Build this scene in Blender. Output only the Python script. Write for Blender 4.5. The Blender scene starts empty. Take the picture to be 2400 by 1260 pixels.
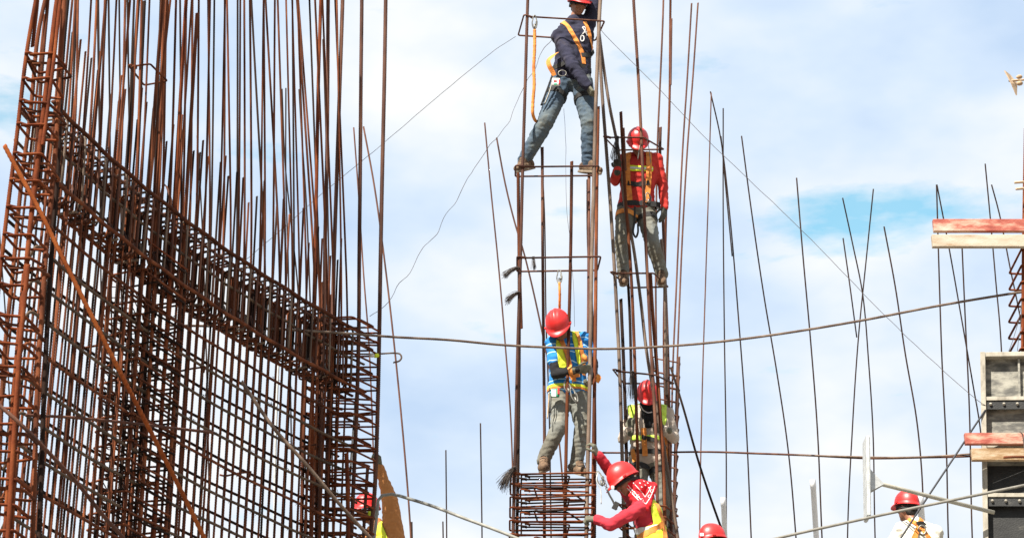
import bpy, bmesh, math, random
import numpy as np
from mathutils import Vector, Matrix, noise, Quaternion
from mathutils.bvhtree import BVHTree

random.seed(7)
sc = bpy.context.scene
COL = sc.collection
PI = math.pi

# ---------------------------------------------------------------- camera
F = 4830.0                       # focal length in photo pixels (photo is 2400 wide)
PITCH = math.atan(2120.0 / F)
CAMZ = 1.6
cam = bpy.data.cameras.new('camera')
cam.sensor_width = 36.0
cam.lens = F / 2400 * 36.0
cam.clip_end = 3000
camo = bpy.data.objects.new('camera', cam)
camo.location = (0, 0, CAMZ)
camo.rotation_euler = (PI / 2 + PITCH, 0, 0)
COL.objects.link(camo)
sc.camera = camo
CP, SP = math.cos(PITCH), math.sin(PITCH)
CAM = Vector((0, 0, CAMZ))

def ray(u, v):
    a = (u - 1200) / F
    b = -(v - 630) / F
    return Vector((a, CP - b * SP, SP + b * CP))

def P(u, v, Y):                  # photo pixel + distance in front of the camera -> world
    d = ray(u, v)
    return CAM + d * (Y / d.y)

def proj(q):
    q = Vector(q) - CAM
    dep = q.y * CP + q.z * SP
    up = -q.y * SP + q.z * CP
    return 1200 + F * q.x / dep, 630 - F * up / dep

# ---------------------------------------------------------------- sky and sun
SUN_DIR = Vector((-0.50, -0.72, 1.02)).normalized()
world = bpy.data.worlds.new('World')
sc.world = world
world.use_nodes = True
nt = world.node_tree
nt.nodes.clear()
N = nt.nodes.new
L = nt.links.new
out = N('ShaderNodeOutputWorld')
sky = N('ShaderNodeTexSky')
sky.sky_type = 'NISHITA'
sky.sun_disc = False
sky.sun_elevation = math.asin(SUN_DIR.z)
sky.sun_rotation = math.atan2(SUN_DIR.x, SUN_DIR.y)
bg1 = N('ShaderNodeBackground')
bg1.inputs['Strength'].default_value = 0.09
tint = N('ShaderNodeMix'); tint.data_type = 'RGBA'; tint.blend_type = 'MULTIPLY'
tint.inputs['Factor'].default_value = 1.0
tint.inputs['B'].default_value = (0.68, 1.30, 1.10, 1)
L(sky.outputs[0], tint.inputs['A'])
L(tint.outputs['Result'], bg1.inputs['Color'])
bg2 = N('ShaderNodeBackground')
bg2.inputs['Strength'].default_value = 0.365
tc = N('ShaderNodeTexCoord')
mp = N('ShaderNodeMapping')
mp.inputs['Scale'].default_value = (1.0, 1.0, 1.9)
mp.inputs['Location'].default_value = (0.37, 0.1, 0.22)
L(tc.outputs['Generated'], mp.inputs['Vector'])
n1 = N('ShaderNodeTexNoise')
n1.inputs['Scale'].default_value = 6.0
n1.inputs['Detail'].default_value = 5.0
n1.inputs['Roughness'].default_value = 0.5
L(mp.outputs[0], n1.inputs['Vector'])
ramp = N('ShaderNodeValToRGB')
ramp.color_ramp.elements[0].position = 0.34
ramp.color_ramp.elements[0].color = (0.60, 0.765, 1.00, 1)
ramp.color_ramp.elements[1].position = 0.63
ramp.color_ramp.elements[1].color = (1.04, 1.06, 1.08, 1)
e = ramp.color_ramp.elements.new(0.46)
e.color = (0.75, 0.885, 1.06, 1)
L(n1.outputs['Fac'], ramp.inputs['Fac'])
L(ramp.outputs['Color'], bg2.inputs['Color'])
# breaks in the cloud where the blue shows: a loose noise field plus three breaks seen in the photograph
mp2 = N('ShaderNodeMapping')
mp2.inputs['Scale'].default_value = (1.0, 1.0, 3.2)
mp2.inputs['Location'].default_value = (3.1, 1.7, 0.4)
L(tc.outputs['Generated'], mp2.inputs['Vector'])
n2 = N('ShaderNodeTexNoise')
n2.inputs['Scale'].default_value = 14.0
n2.inputs['Detail'].default_value = 6.0
n2.inputs['Roughness'].default_value = 0.55
L(mp2.outputs[0], n2.inputs['Vector'])

def math_node(op, a, b=None, clamp=False):
    m = N('ShaderNodeMath')
    m.operation = op
    m.use_clamp = clamp
    for i, x in enumerate((a, b)):
        if x is None:
            continue
        if isinstance(x, (int, float)):
            m.inputs[i].default_value = x
        else:
            L(x, m.inputs[i])
    return m.outputs[0]

brk = None
for (u, v, rad, amt) in ((2125, 490, 0.036, 0.56), (-30, 280, 0.034, 0.56), (30, 110, 0.030, 0.34), (608, 362, 0.018, 0.36)):
    d = ray(u, v).normalized()
    sub = N('ShaderNodeVectorMath'); sub.operation = 'SUBTRACT'
    L(tc.outputs['Generated'], sub.inputs[0]); sub.inputs[1].default_value = d
    mul = N('ShaderNodeVectorMath'); mul.operation = 'MULTIPLY'
    L(sub.outputs[0], mul.inputs[0]); mul.inputs[1].default_value = (0.62, 1, 2.4)
    ln = N('ShaderNodeVectorMath'); ln.operation = 'LENGTH'
    L(mul.outputs[0], ln.inputs[0])
    g = math_node('SUBTRACT', 1.0, math_node('DIVIDE', ln.outputs['Value'], rad * 1.5), True)
    g = math_node('MULTIPLY', math_node('SMOOTH_MIN', g, 0.75), amt)
    brk = g if brk is None else math_node('ADD', brk, g)
hole = math_node('ADD', math_node('MULTIPLY', n2.outputs['Fac'], 1.5), brk)
hole = math_node('MULTIPLY', math_node('MULTIPLY', math_node('SUBTRACT', hole, 0.97), 3.0, True), 0.80)
mix = N('ShaderNodeMixShader')
L(hole, mix.inputs['Fac'])
L(bg2.outputs[0], mix.inputs[1])
L(bg1.outputs[0], mix.inputs[2])
L(mix.outputs[0], out.inputs['Surface'])

sun = bpy.data.lights.new('sun', 'SUN')
sun.energy = 5.0
sun.angle = math.radians(0.55)
sun.color = (1.0, 0.945, 0.86)
suno = bpy.data.objects.new('sun', sun)
suno.rotation_euler = SUN_DIR.to_track_quat('Z', 'Y').to_euler()
suno.location = (-10, -14, 30)
COL.objects.link(suno)

vs = sc.view_settings
vs.view_transform = 'Standard'
vs.look = 'None'
vs.gamma = 1.0
vs.use_curve_mapping = False
vs.exposure = 1.40

# ---------------------------------------------------------------- materials
def new_mat(name):
    m = bpy.data.materials.new(name)
    m.use_nodes = True
    t = m.node_tree
    b = t.nodes['Principled BSDF']
    return m, t, b

def coord(t, scale, per_object=True):
    tcn = t.nodes.new('ShaderNodeTexCoord')
    mpn = t.nodes.new('ShaderNodeMapping')
    mpn.inputs['Scale'].default_value = scale
    t.links.new(tcn.outputs['Object'], mpn.inputs['Vector'])
    if per_object:
        oi = t.nodes.new('ShaderNodeObjectInfo')
        mm = t.nodes.new('ShaderNodeMath'); mm.operation = 'MULTIPLY'
        mm.inputs[1].default_value = 57.0
        t.links.new(oi.outputs['Random'], mm.inputs[0])
        t.links.new(mm.outputs[0], mpn.inputs['Location'])
    return mpn.outputs[0]

def mottled(name, stops, scale=5.0, stretch=(1, 1, 1), rough=0.85, bump=0.25, bscale=120.0, detail=6.0, vary=0.0, spec=0.3, metal=0.0):
    """principled surface whose colour runs through stops (pos, rgb) over a noise field"""
    m, t, b = new_mat(name)
    vec = coord(t, stretch)
    n = t.nodes.new('ShaderNodeTexNoise')
    n.inputs['Scale'].default_value = scale
    n.inputs['Detail'].default_value = detail
    n.inputs['Roughness'].default_value = 0.62
    t.links.new(vec, n.inputs['Vector'])
    r = t.nodes.new('ShaderNodeValToRGB')
    els = r.color_ramp.elements
    while len(els) < len(stops):
        els.new(0.5)
    for e_, (p_, c_) in zip(els, stops):
        e_.position = p_
        e_.color = (*[x * ALB for x in c_], 1)
    t.links.new(n.outputs['Fac'], r.inputs['Fac'])
    col = r.outputs['Color']
    if vary:
        oi = t.nodes.new('ShaderNodeObjectInfo')
        hs = t.nodes.new('ShaderNodeHueSaturation')
        mr = t.nodes.new('ShaderNodeMapRange')
        mr.inputs['To Min'].default_value = 1 - vary
        mr.inputs['To Max'].default_value = 1 + vary
        t.links.new(oi.outputs['Random'], mr.inputs['Value'])
        t.links.new(mr.outputs[0], hs.inputs['Value'])
        t.links.new(col, hs.inputs['Color'])
        col = hs.outputs['Color']
    t.links.new(col, b.inputs['Base Color'])
    b.inputs['Roughness'].default_value = rough
    b.inputs['Specular IOR Level'].default_value = spec
    b.inputs['Metallic'].default_value = metal
    if bump:
        n3 = t.nodes.new('ShaderNodeTexNoise')
        n3.inputs['Scale'].default_value = bscale
        n3.inputs['Detail'].default_value = 4.0
        t.links.new(vec, n3.inputs['Vector'])
        bp = t.nodes.new('ShaderNodeBump')
        bp.inputs['Strength'].default_value = bump
        bp.inputs['Distance'].default_value = 0.01
        t.links.new(n3.outputs['Fac'], bp.inputs['Height'])
        t.links.new(bp.outputs[0], b.inputs['Normal'])
    return m

ALB = 0.82
M = {}
M['rust'] = mottled('rust', [(0.30, (0.036, 0.012, 0.006)), (0.5, (0.115, 0.034, 0.014)), (0.70, (0.22, 0.070, 0.026))], 7, (1, 1, 0.35), 0.9, 0.3, 160, vary=0.35, spec=0.15)
M['rust_orange'] = mottled('rust_orange', [(0.30, (0.060, 0.014, 0.006)), (0.5, (0.145, 0.034, 0.011)), (0.72, (0.23, 0.064, 0.019))], 9, (1, 1, 0.6), 0.9, 0.3, 160, vary=0.15, spec=0.12)
M['rust_brown'] = mottled('rust_brown', [(0.28, (0.035, 0.014, 0.009)), (0.5, (0.095, 0.036, 0.021)), (0.72, (0.17, 0.075, 0.042))], 8, (1, 1, 0.3), 0.8, 0.3, 160, vary=0.25, spec=0.25)
M['rust_grey'] = mottled('rust_grey', [(0.28, (0.065, 0.036, 0.023)), (0.5, (0.14, 0.092, 0.063)), (0.72, (0.24, 0.175, 0.125))], 8, (1, 1, 0.35), 0.7, 0.3, 160, vary=0.15, spec=0.35)
M['shaded_rust'] = mottled('shaded_rust', [(0.3, (0.010, 0.005, 0.004)), (0.6, (0.030, 0.016, 0.011)), (0.8, (0.055, 0.030, 0.020))], 6, (1, 1, 0.4), 0.85, 0.2, 160, vary=0.2, spec=0.1)  # rust of rear and backlit bars, their shade put into the colour
M['tie_wire'] = mottled('tie_wire_black', [(0.3, (0.02, 0.016, 0.014)), (0.7, (0.085, 0.06, 0.045))], 20, (1, 1, 1), 0.6, 0.0)
M['rust_bright'] = mottled('rust_bright', [(0.30, (0.14, 0.032, 0.009)), (0.5, (0.25, 0.062, 0.014)), (0.72, (0.36, 0.105, 0.026))], 9, (1, 1, 0.6), 0.9, 0.3, 160, spec=0.12)
M['rust_olive'] = mottled('rust_olive', [(0.28, (0.040, 0.020, 0.010)), (0.5, (0.085, 0.050, 0.028)), (0.72, (0.15, 0.095, 0.055))], 8, (1, 1, 0.35), 0.75, 0.3, 160, vary=0.2, spec=0.3)
M['concrete'] = mottled('concrete', [(0.3, (0.20, 0.19, 0.17)), (0.7, (0.32, 0.305, 0.275))], 1.4, (1, 1, 1), 0.95, 0.3, 60)
M['earth'] = mottled('earth', [(0.3, (0.14, 0.10, 0.065)), (0.7, (0.24, 0.18, 0.12))], 0.35, (1, 1, 1), 1.0, 0.4, 12)
M['form'] = mottled('form_panel_steel', [(0.25, (0.05, 0.05, 0.045)), (0.42, (0.12, 0.115, 0.10)), (0.56, (0.27, 0.255, 0.21)), (0.8, (0.42, 0.40, 0.33))], 5.5, (1.0, 1.0, 2.6), 0.75, 0.3, 70, spec=0.3)
M['form_rim'] = mottled('form_rim_steel', [(0.25, (0.15, 0.13, 0.10)), (0.45, (0.32, 0.29, 0.23)), (0.8, (0.46, 0.42, 0.34))], 12, (1, 1, 0.5), 0.75, 0.2, 90)
M['form_shaded'] = mottled('form_panel_shaded', [(0.3, (0.008, 0.008, 0.008)), (0.6, (0.020, 0.020, 0.018)), (0.80, (0.13, 0.12, 0.10))], 5, (1, 1, 1.6), 0.6, 0.3, 60)  # near-black: the shadow on the form's lower panel and lips is in the colour
M['red_wood'] = mottled('red_painted_timber', [(0.30, (0.24, 0.050, 0.035)), (0.44, (0.36, 0.095, 0.065)), (0.54, (0.44, 0.24, 0.17)), (0.72, (0.54, 0.43, 0.33))], 9, (0.5, 1, 1.6), 0.8, 0.35, 90)
M['white_wood'] = mottled('pale_timber', [(0.27, (0.28, 0.16, 0.08)), (0.38, (0.38, 0.30, 0.21)), (0.7, (0.52, 0.47, 0.38))], 8, (0.5, 1, 2.0), 0.85, 0.35, 90)
M['brown_wood'] = mottled('brown_timber', [(0.28, (0.16, 0.08, 0.035)), (0.48, (0.32, 0.20, 0.10)), (0.68, (0.50, 0.41, 0.29))], 9, (0.5, 1, 2.0), 0.85, 0.35, 90)
M['galv'] = mottled('galvanised_steel', [(0.3, (0.36, 0.37, 0.36)), (0.7, (0.60, 0.61, 0.59))], 14, (1, 1, 1), 0.55, 0.25, 120, spec=0.5, metal=0.25)
M['pole'] = mottled('weathered_tube', [(0.3, (0.13, 0.122, 0.10)), (0.7, (0.26, 0.24, 0.20))], 10, (1, 1, 1), 0.6, 0.2, 120, spec=0.4)
M['cream_tube'] = mottled('cream_tube', [(0.3, (0.32, 0.30, 0.24)), (0.7, (0.50, 0.47, 0.38))], 10, (1, 1, 1), 0.6, 0.2, 120, spec=0.4)
M['hose'] = mottled('grey_hose', [(0.3, (0.19, 0.185, 0.16)), (0.7, (0.33, 0.32, 0.28))], 10, (1, 1, 1), 0.5, 0.1, 120)
M['cable'] = mottled('black_cable', [(0.3, (0.012, 0.012, 0.014)), (0.7, (0.035, 0.035, 0.04))], 10, (1, 1, 1), 0.5, 0.0)
M['pvc'] = mottled('white_pvc', [(0.3, (0.86, 0.87, 0.88)), (0.7, (0.96, 0.96, 0.96))], 6, (1, 1, 1), 0.4, 0.0)
M['tan_plate'] = mottled('cement_splashed_plate', [(0.3, (0.34, 0.22, 0.12)), (0.7, (0.60, 0.45, 0.30))], 16, (1, 1, 1), 0.85, 0.3, 90)
# people
M['skin'] = mottled('skin', [(0.3, (0.21, 0.085, 0.045)), (0.7, (0.30, 0.135, 0.075))], 12, (1, 1, 1), 0.5, 0.05, 200, spec=0.4)
M['hair'] = mottled('black_hair', [(0.3, (0.01, 0.008, 0.007)), (0.7, (0.03, 0.025, 0.02))], 40, (1, 1, 1), 0.6, 0.4, 200)
M['hat'] = mottled('red_helmet_shell', [(0.25, (0.52, 0.018, 0.016)), (0.6, (0.70, 0.022, 0.020)), (0.85, (0.66, 0.06, 0.05))], 9, (1, 1, 1), 0.42, 0.03, 60, spec=0.5)
M['black_web'] = mottled('black_webbing', [(0.3, (0.010, 0.010, 0.010)), (0.7, (0.035, 0.033, 0.03))], 60, (1, 1, 1), 0.8, 0.3, 300)
M['orange_web'] = mottled('orange_webbing', [(0.25, (0.34, 0.09, 0.02)), (0.5, (0.74, 0.26, 0.05)), (0.8, (0.82, 0.36, 0.09))], 14, (1, 1, 1), 0.8, 0.3, 300)
M['steel'] = mottled('snap_hook_steel', [(0.3, (0.12, 0.115, 0.10)), (0.7, (0.26, 0.25, 0.22))], 20, (1, 1, 1), 0.45, 0.1, 90, metal=0.5)
M['navy'] = mottled('navy_fleece', [(0.3, (0.012, 0.012, 0.024)), (0.55, (0.026, 0.026, 0.050)), (0.72, (0.060, 0.052, 0.058)), (0.85, (0.12, 0.095, 0.075))], 5, (1, 1, 1), 0.95, 0.4, 180)
M['red_shirt'] = mottled('red_shirt', [(0.3, (0.38, 0.022, 0.016)), (0.7, (0.56, 0.040, 0.028))], 5, (1, 1, 1), 0.9, 0.35, 180)
M['crimson'] = mottled('crimson_shirt', [(0.3, (0.36, 0.018, 0.030)), (0.7, (0.54, 0.032, 0.050))], 5, (1, 1, 1), 0.9, 0.35, 180)
M['beige'] = mottled('grey_beige_shirt', [(0.3, (0.34, 0.275, 0.215)), (0.7, (0.54, 0.46, 0.38))], 5, (1, 1, 1), 0.95, 0.35, 180)
M['white_shirt'] = mottled('cream_white_shirt', [(0.3, (0.68, 0.62, 0.50)), (0.7, (0.80, 0.76, 0.66))], 4, (1, 1, 1), 0.95, 0.3, 180)
M['tan_shirt'] = mottled('tan_orange_shirt', [(0.3, (0.40, 0.155, 0.045)), (0.7, (0.52, 0.22, 0.07))], 4, (1, 1, 1), 0.9, 0.3, 180)
M['neon'] = mottled('neon_yellow_vest', [(0.3, (0.62, 0.74, 0.03)), (0.7, (0.78, 0.86, 0.06))], 6, (1, 1, 1), 0.8, 0.2, 180)
M['neon_g'] = mottled('neon_green_vest', [(0.3, (0.50, 0.72, 0.06)), (0.7, (0.66, 0.84, 0.14))], 6, (1, 1, 1), 0.8, 0.2, 180)
M['silver'] = mottled('reflective_tape', [(0.3, (0.50, 0.50, 0.47)), (0.7, (0.66, 0.66, 0.62))], 20, (1, 1, 1), 0.4, 0.1, 180, spec=0.6)
M['jeans'] = mottled('blue_jeans', [(0.28, (0.028, 0.046, 0.075)), (0.46, (0.060, 0.092, 0.130)), (0.57, (0.105, 0.130, 0.140)), (0.72, (0.19, 0.165, 0.105))], 3.2, (1, 1, 0.7), 0.95, 0.4, 200)
M['jeans_mud'] = mottled('muddy_jeans', [(0.28, (0.115, 0.102, 0.075)), (0.48, (0.175, 0.165, 0.130)), (0.62, (0.21, 0.215, 0.19)), (0.80, (0.27, 0.235, 0.165))], 2.6, (1, 1, 0.7), 0.95, 0.4, 200)
M['jeans_pale'] = mottled('pale_jeans', [(0.30, (0.115, 0.098, 0.068)), (0.46, (0.150, 0.140, 0.108)), (0.60, (0.20, 0.215, 0.20)), (0.8, (0.26, 0.29, 0.285))], 2.2, (1, 1, 0.6), 0.95, 0.4, 200)
M['glove'] = mottled('grey_work_glove', [(0.3, (0.085, 0.082, 0.058)), (0.6, (0.165, 0.160, 0.115)), (0.8, (0.23, 0.22, 0.17))], 14, (1, 1, 1), 0.9, 0.4, 220)
M['glove_dark'] = mottled('dark_work_glove', [(0.3, (0.030, 0.031, 0.024)), (0.7, (0.085, 0.083, 0.062))], 14, (1, 1, 1), 0.9, 0.4, 220)
M['boot'] = mottled('muddy_boot', [(0.3, (0.045, 0.028, 0.018)), (0.55, (0.17, 0.105, 0.062)), (0.75, (0.32, 0.24, 0.16))], 16, (1, 1, 1), 0.9, 0.5, 120)
M['boot_dark'] = mottled('dark_boot', [(0.3, (0.012, 0.011, 0.010)), (0.6, (0.035, 0.030, 0.025)), (0.8, (0.12, 0.10, 0.08))], 16, (1, 1, 1), 0.8, 0.5, 120)
M['sole'] = mottled('boot_sole', [(0.3, (0.16, 0.12, 0.085)), (0.7, (0.30, 0.24, 0.17))], 20, (1, 1, 1), 0.95, 0.5, 120)
M['black_cloth'] = mottled('black_cloth', [(0.3, (0.007, 0.007, 0.008)), (0.7, (0.020, 0.020, 0.021))], 6, (1, 1, 1), 0.95, 0.3, 180)
M['bandana'] = mottled('red_bandana', [(0.3, (0.50, 0.010, 0.016)), (0.7, (0.66, 0.016, 0.026))], 6, (1, 1, 1), 0.9, 0.2, 180)
M['print_white'] = mottled('white_print', [(0.3, (0.66, 0.64, 0.62)), (0.7, (0.80, 0.79, 0.77))], 30, (1, 1, 1), 0.9, 0.0)
M['yellow_tape'] = mottled('yellow_tape', [(0.3, (0.55, 0.70, 0.02)), (0.7, (0.74, 0.82, 0.05))], 20, (1, 1, 1), 0.5, 0.0)
M['white_tape'] = mottled('white_tape', [(0.3, (0.62, 0.62, 0.58)), (0.7, (0.80, 0.80, 0.77))], 20, (1, 1, 1), 0.5, 0.1)
M['red_plastic'] = mottled('red_plastic', [(0.3, (0.45, 0.02, 0.02)), (0.7, (0.55, 0.03, 0.03))], 20, (1, 1, 1), 0.4, 0.0)
M['green_plastic'] = mottled('green_plastic', [(0.3, (0.02, 0.30, 0.16)), (0.7, (0.03, 0.38, 0.2))], 20, (1, 1, 1), 0.4, 0.0)
M['eye'] = mottled('eye_dark', [(0.3, (0.02, 0.015, 0.012)), (0.7, (0.03, 0.02, 0.015))], 20, (1, 1, 1), 0.2, 0.0)
# blue polo with thin white stripes printed round it
m, t, b = new_mat('blue_striped_polo')
g = t.nodes.new('ShaderNodeNewGeometry'); s_ = t.nodes.new('ShaderNodeSeparateXYZ')
t.links.new(g.outputs['Position'], s_.inputs[0])
nz = t.nodes.new('ShaderNodeTexNoise'); nz.inputs['Scale'].default_value = 6.0
t.links.new(g.outputs['Position'], nz.inputs['Vector'])
def mt(op, a, bb):
    x = t.nodes.new('ShaderNodeMath'); x.operation = op
    for i, y in enumerate((a, bb)):
        if isinstance(y, (int, float)): x.inputs[i].default_value = y
        else: t.links.new(y, x.inputs[i])
    return x.outputs[0]
zz = mt('ADD', s_.outputs['Z'], mt('MULTIPLY', nz.outputs['Fac'], 0.05))
st = mt('LESS_THAN', mt('FRACT', mt('DIVIDE', zz, 0.095), 0), 0.10)
mxr = t.nodes.new('ShaderNodeMix'); mxr.data_type = 'RGBA'
mxr.inputs['A'].default_value = (0.008, 0.150, 0.40, 1)
mxr.inputs['B'].default_value = (0.40, 0.62, 0.74, 1)
t.links.new(st, mxr.inputs['Factor'])
t.links.new(mxr.outputs['Result'], b.inputs['Base Color'])
b.inputs['Roughness'].default_value = 0.9
M['polo'] = m

# ---------------------------------------------------------------- mesh helpers
def link(o, parent=None):
    COL.objects.link(o)
    if parent is not None:
        o.parent = parent
    return o

def mesh_obj(name, verts, faces, mat, parent=None, smooth=True):
    me = bpy.data.meshes.new(name)
    me.from_pydata([tuple(v) for v in verts], [], faces)
    if smooth:
        me.polygons.foreach_set('use_smooth', [True] * len(me.polygons))
    me.materials.append(M[mat] if isinstance(mat, str) else mat)
    me.update()
    return link(bpy.data.objects.new(name, me), parent)

def tag(o, label, cat=None, group=None, kind=None):
    o['label'] = label
    if cat: o['category'] = cat
    if group: o['group'] = group
    if kind: o['kind'] = kind
    return o

def thing(name, label, cat, group=None):
    o = bpy.data.objects.new(name, None)
    o.empty_display_size = 0.2
    link(o)
    return tag(o, label, cat, group)

def resample(pts, step, closed=False):
    """smooth curve through pts, sampled about every step metres"""
    pts = [Vector(p_) for p_ in pts]
    n = len(pts)
    outp = []
    rng = range(n if closed else n - 1)
    for i in rng:
        if closed:
            p0, p1, p2, p3 = pts[(i - 1) % n], pts[i], pts[(i + 1) % n], pts[(i + 2) % n]
        else:
            p1, p2 = pts[i], pts[i + 1]
            p0 = pts[i - 1] if i > 0 else p1 + (p1 - p2)
            p3 = pts[i + 2] if i + 2 < n else p2 + (p2 - p1)
        ln_ = (p2 - p1).length
        k = max(1, int(round(ln_ / step)))
        t0 = 0.0
        t1 = t0 + max((p1 - p0).length, 1e-6) ** 0.5
        t2 = t1 + max(ln_, 1e-6) ** 0.5
        t3 = t2 + max((p3 - p2).length, 1e-6) ** 0.5
        for j in range(k):
            t_ = t1 + (t2 - t1) * j / k
            a1 = p0 * ((t1 - t_) / (t1 - t0)) + p1 * ((t_ - t0) / (t1 - t0))
            a2 = p1 * ((t2 - t_) / (t2 - t1)) + p2 * ((t_ - t1) / (t2 - t1))
            a3 = p2 * ((t3 - t_) / (t3 - t2)) + p3 * ((t_ - t2) / (t3 - t2))
            b1 = a1 * ((t2 - t_) / (t2 - t0)) + a2 * ((t_ - t0) / (t2 - t0))
            b2 = a2 * ((t3 - t_) / (t3 - t1)) + a3 * ((t_ - t1) / (t3 - t1))
            outp.append(b1 * ((t2 - t_) / (t2 - t1)) + b2 * ((t_ - t1) / (t2 - t1)))
    if not closed:
        outp.append(pts[-1])
    return outp

def tube(pts, r, sides=6, closed=False, rad=None, skew=0.0):
    """swept tube along pts; rad = optional list of radii; skew leans each ring like a rib"""
    n = len(pts)
    T = []
    for i in range(n):
        if closed:
            d = pts[(i + 1) % n] - pts[(i - 1) % n]
        else:
            d = pts[min(i + 1, n - 1)] - pts[max(i - 1, 0)]
        T.append(d.normalized() if d.length > 1e-9 else Vector((0, 0, 1)))
    a = T[0].orthogonal().normalized()
    V, Fc = [], []
    for i in range(n):
        a = (a - T[i] * a.dot(T[i]))
        a.normalize()
        b_ = T[i].cross(a)
        rr = rad[i] if rad else r
        for k in range(sides):
            th = 2 * PI * k / sides
            c_, s__ = math.cos(th), math.sin(th)
            V.append(pts[i] + (a * c_ + b_ * s__) * rr + T[i] * (skew * rr * c_))
    m_ = n if closed else n - 1
    for i in range(m_):
        j = (i + 1) % n
        for k in range(sides):
            k2 = (k + 1) % sides
            Fc.append((i * sides + k, i * sides + k2, j * sides + k2, j * sides + k))
    if not closed:
        Fc.append(tuple(range(sides))[::-1])
        Fc.append(tuple((n - 1) * sides + k for k in range(sides)))
    return V, Fc

def ribbed(pts, r, pitch=0.018, sides=8, depth=0.16):
    q = resample(pts, pitch / 2)
    rad = [r * (1 + depth * 0.45) if i % 2 else r * (1 - depth * 0.55) for i in range(len(q))]
    return tube(q, r, sides, rad=rad, skew=0.45)

def bar(name, pts, r, mat, parent=None, ribs=0.018, sides=8):
    if ribs:
        V, Fc = ribbed(pts, r, ribs, sides)
    else:
        V, Fc = tube(resample(pts, 0.12), r, sides)
    return mesh_obj(name, V, Fc, mat, parent)

def px(pts, Y):
    """[(u, v)] or [(u, v, Y)] -> world points"""
    o = []
    for q in pts:
        o.append(P(q[0], q[1], q[2] if len(q) > 2 else Y))
    return o

DECK = 5.9
LOWER = 4.0

def down(pts, z=DECK - 0.05):
    """carry a bar on from its last drawn point to the slab it stands in"""
    a, b_ = pts[-2], pts[-1]
    d = (b_ - a).normalized()
    d = (d + Vector((0, 0, -1.5))).normalized()
    return pts + [b_ + d * ((b_.z - z) / -d.z)]

def box_verts(c, sx, sy, sz, R=None):
    vs_ = []
    for z in (-1, 1):
        for (x, y) in ((-1, -1), (1, -1), (1, 1), (-1, 1)):
            q = Vector((x * sx / 2, y * sy / 2, z * sz / 2))
            if R is not None: q = R @ q
            vs_.append(q + Vector(c))
    return vs_, [(0, 3, 2, 1), (4, 5, 6, 7), (0, 1, 5, 4), (1, 2, 6, 5), (2, 3, 7, 6), (3, 0, 4, 7)]

def box(name, c, sx, sy, sz, mat, parent=None, R=None, bevel=0.0):
    V, Fc = box_verts(c, sx, sy, sz, R)
    o = mesh_obj(name, V, Fc, mat, parent, smooth=False)
    if bevel:
        bm = bmesh.new(); bm.from_mesh(o.data)
        bmesh.ops.bevel(bm, geom=list(bm.edges), offset=bevel, segments=2, affect='EDGES', profile=0.6)
        bm.to_mesh(o.data); bm.free()
    return o

def loop_rect(c, ax, ay, wx, wy, cr=0.03, hook=True, tilt=0.0):
    """points of a bent closed stirrup round a rectangle with rounded corners and a hooked end"""
    pts = []
    up = Vector((0, 0, 1))
    for (sx, sy, a0) in ((1, -1, -90), (1, 1, 0), (-1, 1, 90), (-1, -1, 180)):
        for k in range(3):
            a_ = math.radians(a0 + 45 * k)
            x = sx * (wx / 2 - cr) + cr * math.cos(a_)
            y = sy * (wy / 2 - cr) + cr * math.sin(a_)
            pts.append(c + ax * x + ay * y)
    if hook:
        last = c + ax * (-(wx / 2 - cr)) + ay * (-(wy / 2)) + up * 0.012
        pts.append(last)
        pts.append(c + ax * (-(wx / 2) + cr + 0.09) + ay * (-(wy / 2) + 0.075) + up * 0.012)
    return pts
# ---------------------------------------------------------------- the ground and slabs
def slab(name, x0, x1, y0, y1, z0, z1, mat):
    o = box(name, ((x0 + x1) / 2, (y0 + y1) / 2, (z0 + z1) / 2), x1 - x0, y1 - y0, z1 - z0, mat)
    o['kind'] = 'structure'
    return o

g_ = mesh_obj('ground', [(-1500, -300, 0), (1500, -300, 0), (1500, 2500, 0), (-1500, 2500, 0)], [(0, 1, 2, 3)], 'earth', smooth=False)
g_['kind'] = 'structure'
slab('lower_slab', -14, 14, 11.0, 16.8, 0.004, LOWER, 'concrete')
slab('upper_slab', -14, 14, 16.804, 40, 0.004, DECK, 'concrete')

def quad_stirrup(name, cs, r, mat, parent, cr=0.025, hook=0.07, seed=0):
    """bent tie through four world corners (front-left, front-right, back-right, back-left), ends hooked in at the front-left corner"""
    pts = []
    n = 4
    c0 = (cs[0] + cs[1] + cs[2] + cs[3]) / 4
    inward = (c0 - cs[0]).normalized()
    up = Vector((0, 0, r * 1.6))
    start = cs[0] + (cs[1] - cs[0]).normalized() * cr
    if hook:
        pts += [start + inward * hook, start + inward * 0.01]
    else:
        pts += [start]
    for i in (1, 2, 3, 0):
        a_ = (cs[i - 1] - cs[i]).normalized()
        b_ = (cs[(i + 1) % 4] - cs[i]).normalized()
        off = up if i == 0 else Vector((0, 0, 0))
        for k, (wa, wb) in enumerate(((1, 0), (0.42, 0.10), (0.10, 0.42), (0, 1))):
            pts.append(cs[i] + a_ * cr * wa + b_ * cr * wb + off)
    if hook:
        pts.append(pts[-1] + (inward * hook))
    V, Fc = tube(pts, r, 6)
    return mesh_obj(name, V, Fc, mat, parent)

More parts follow.
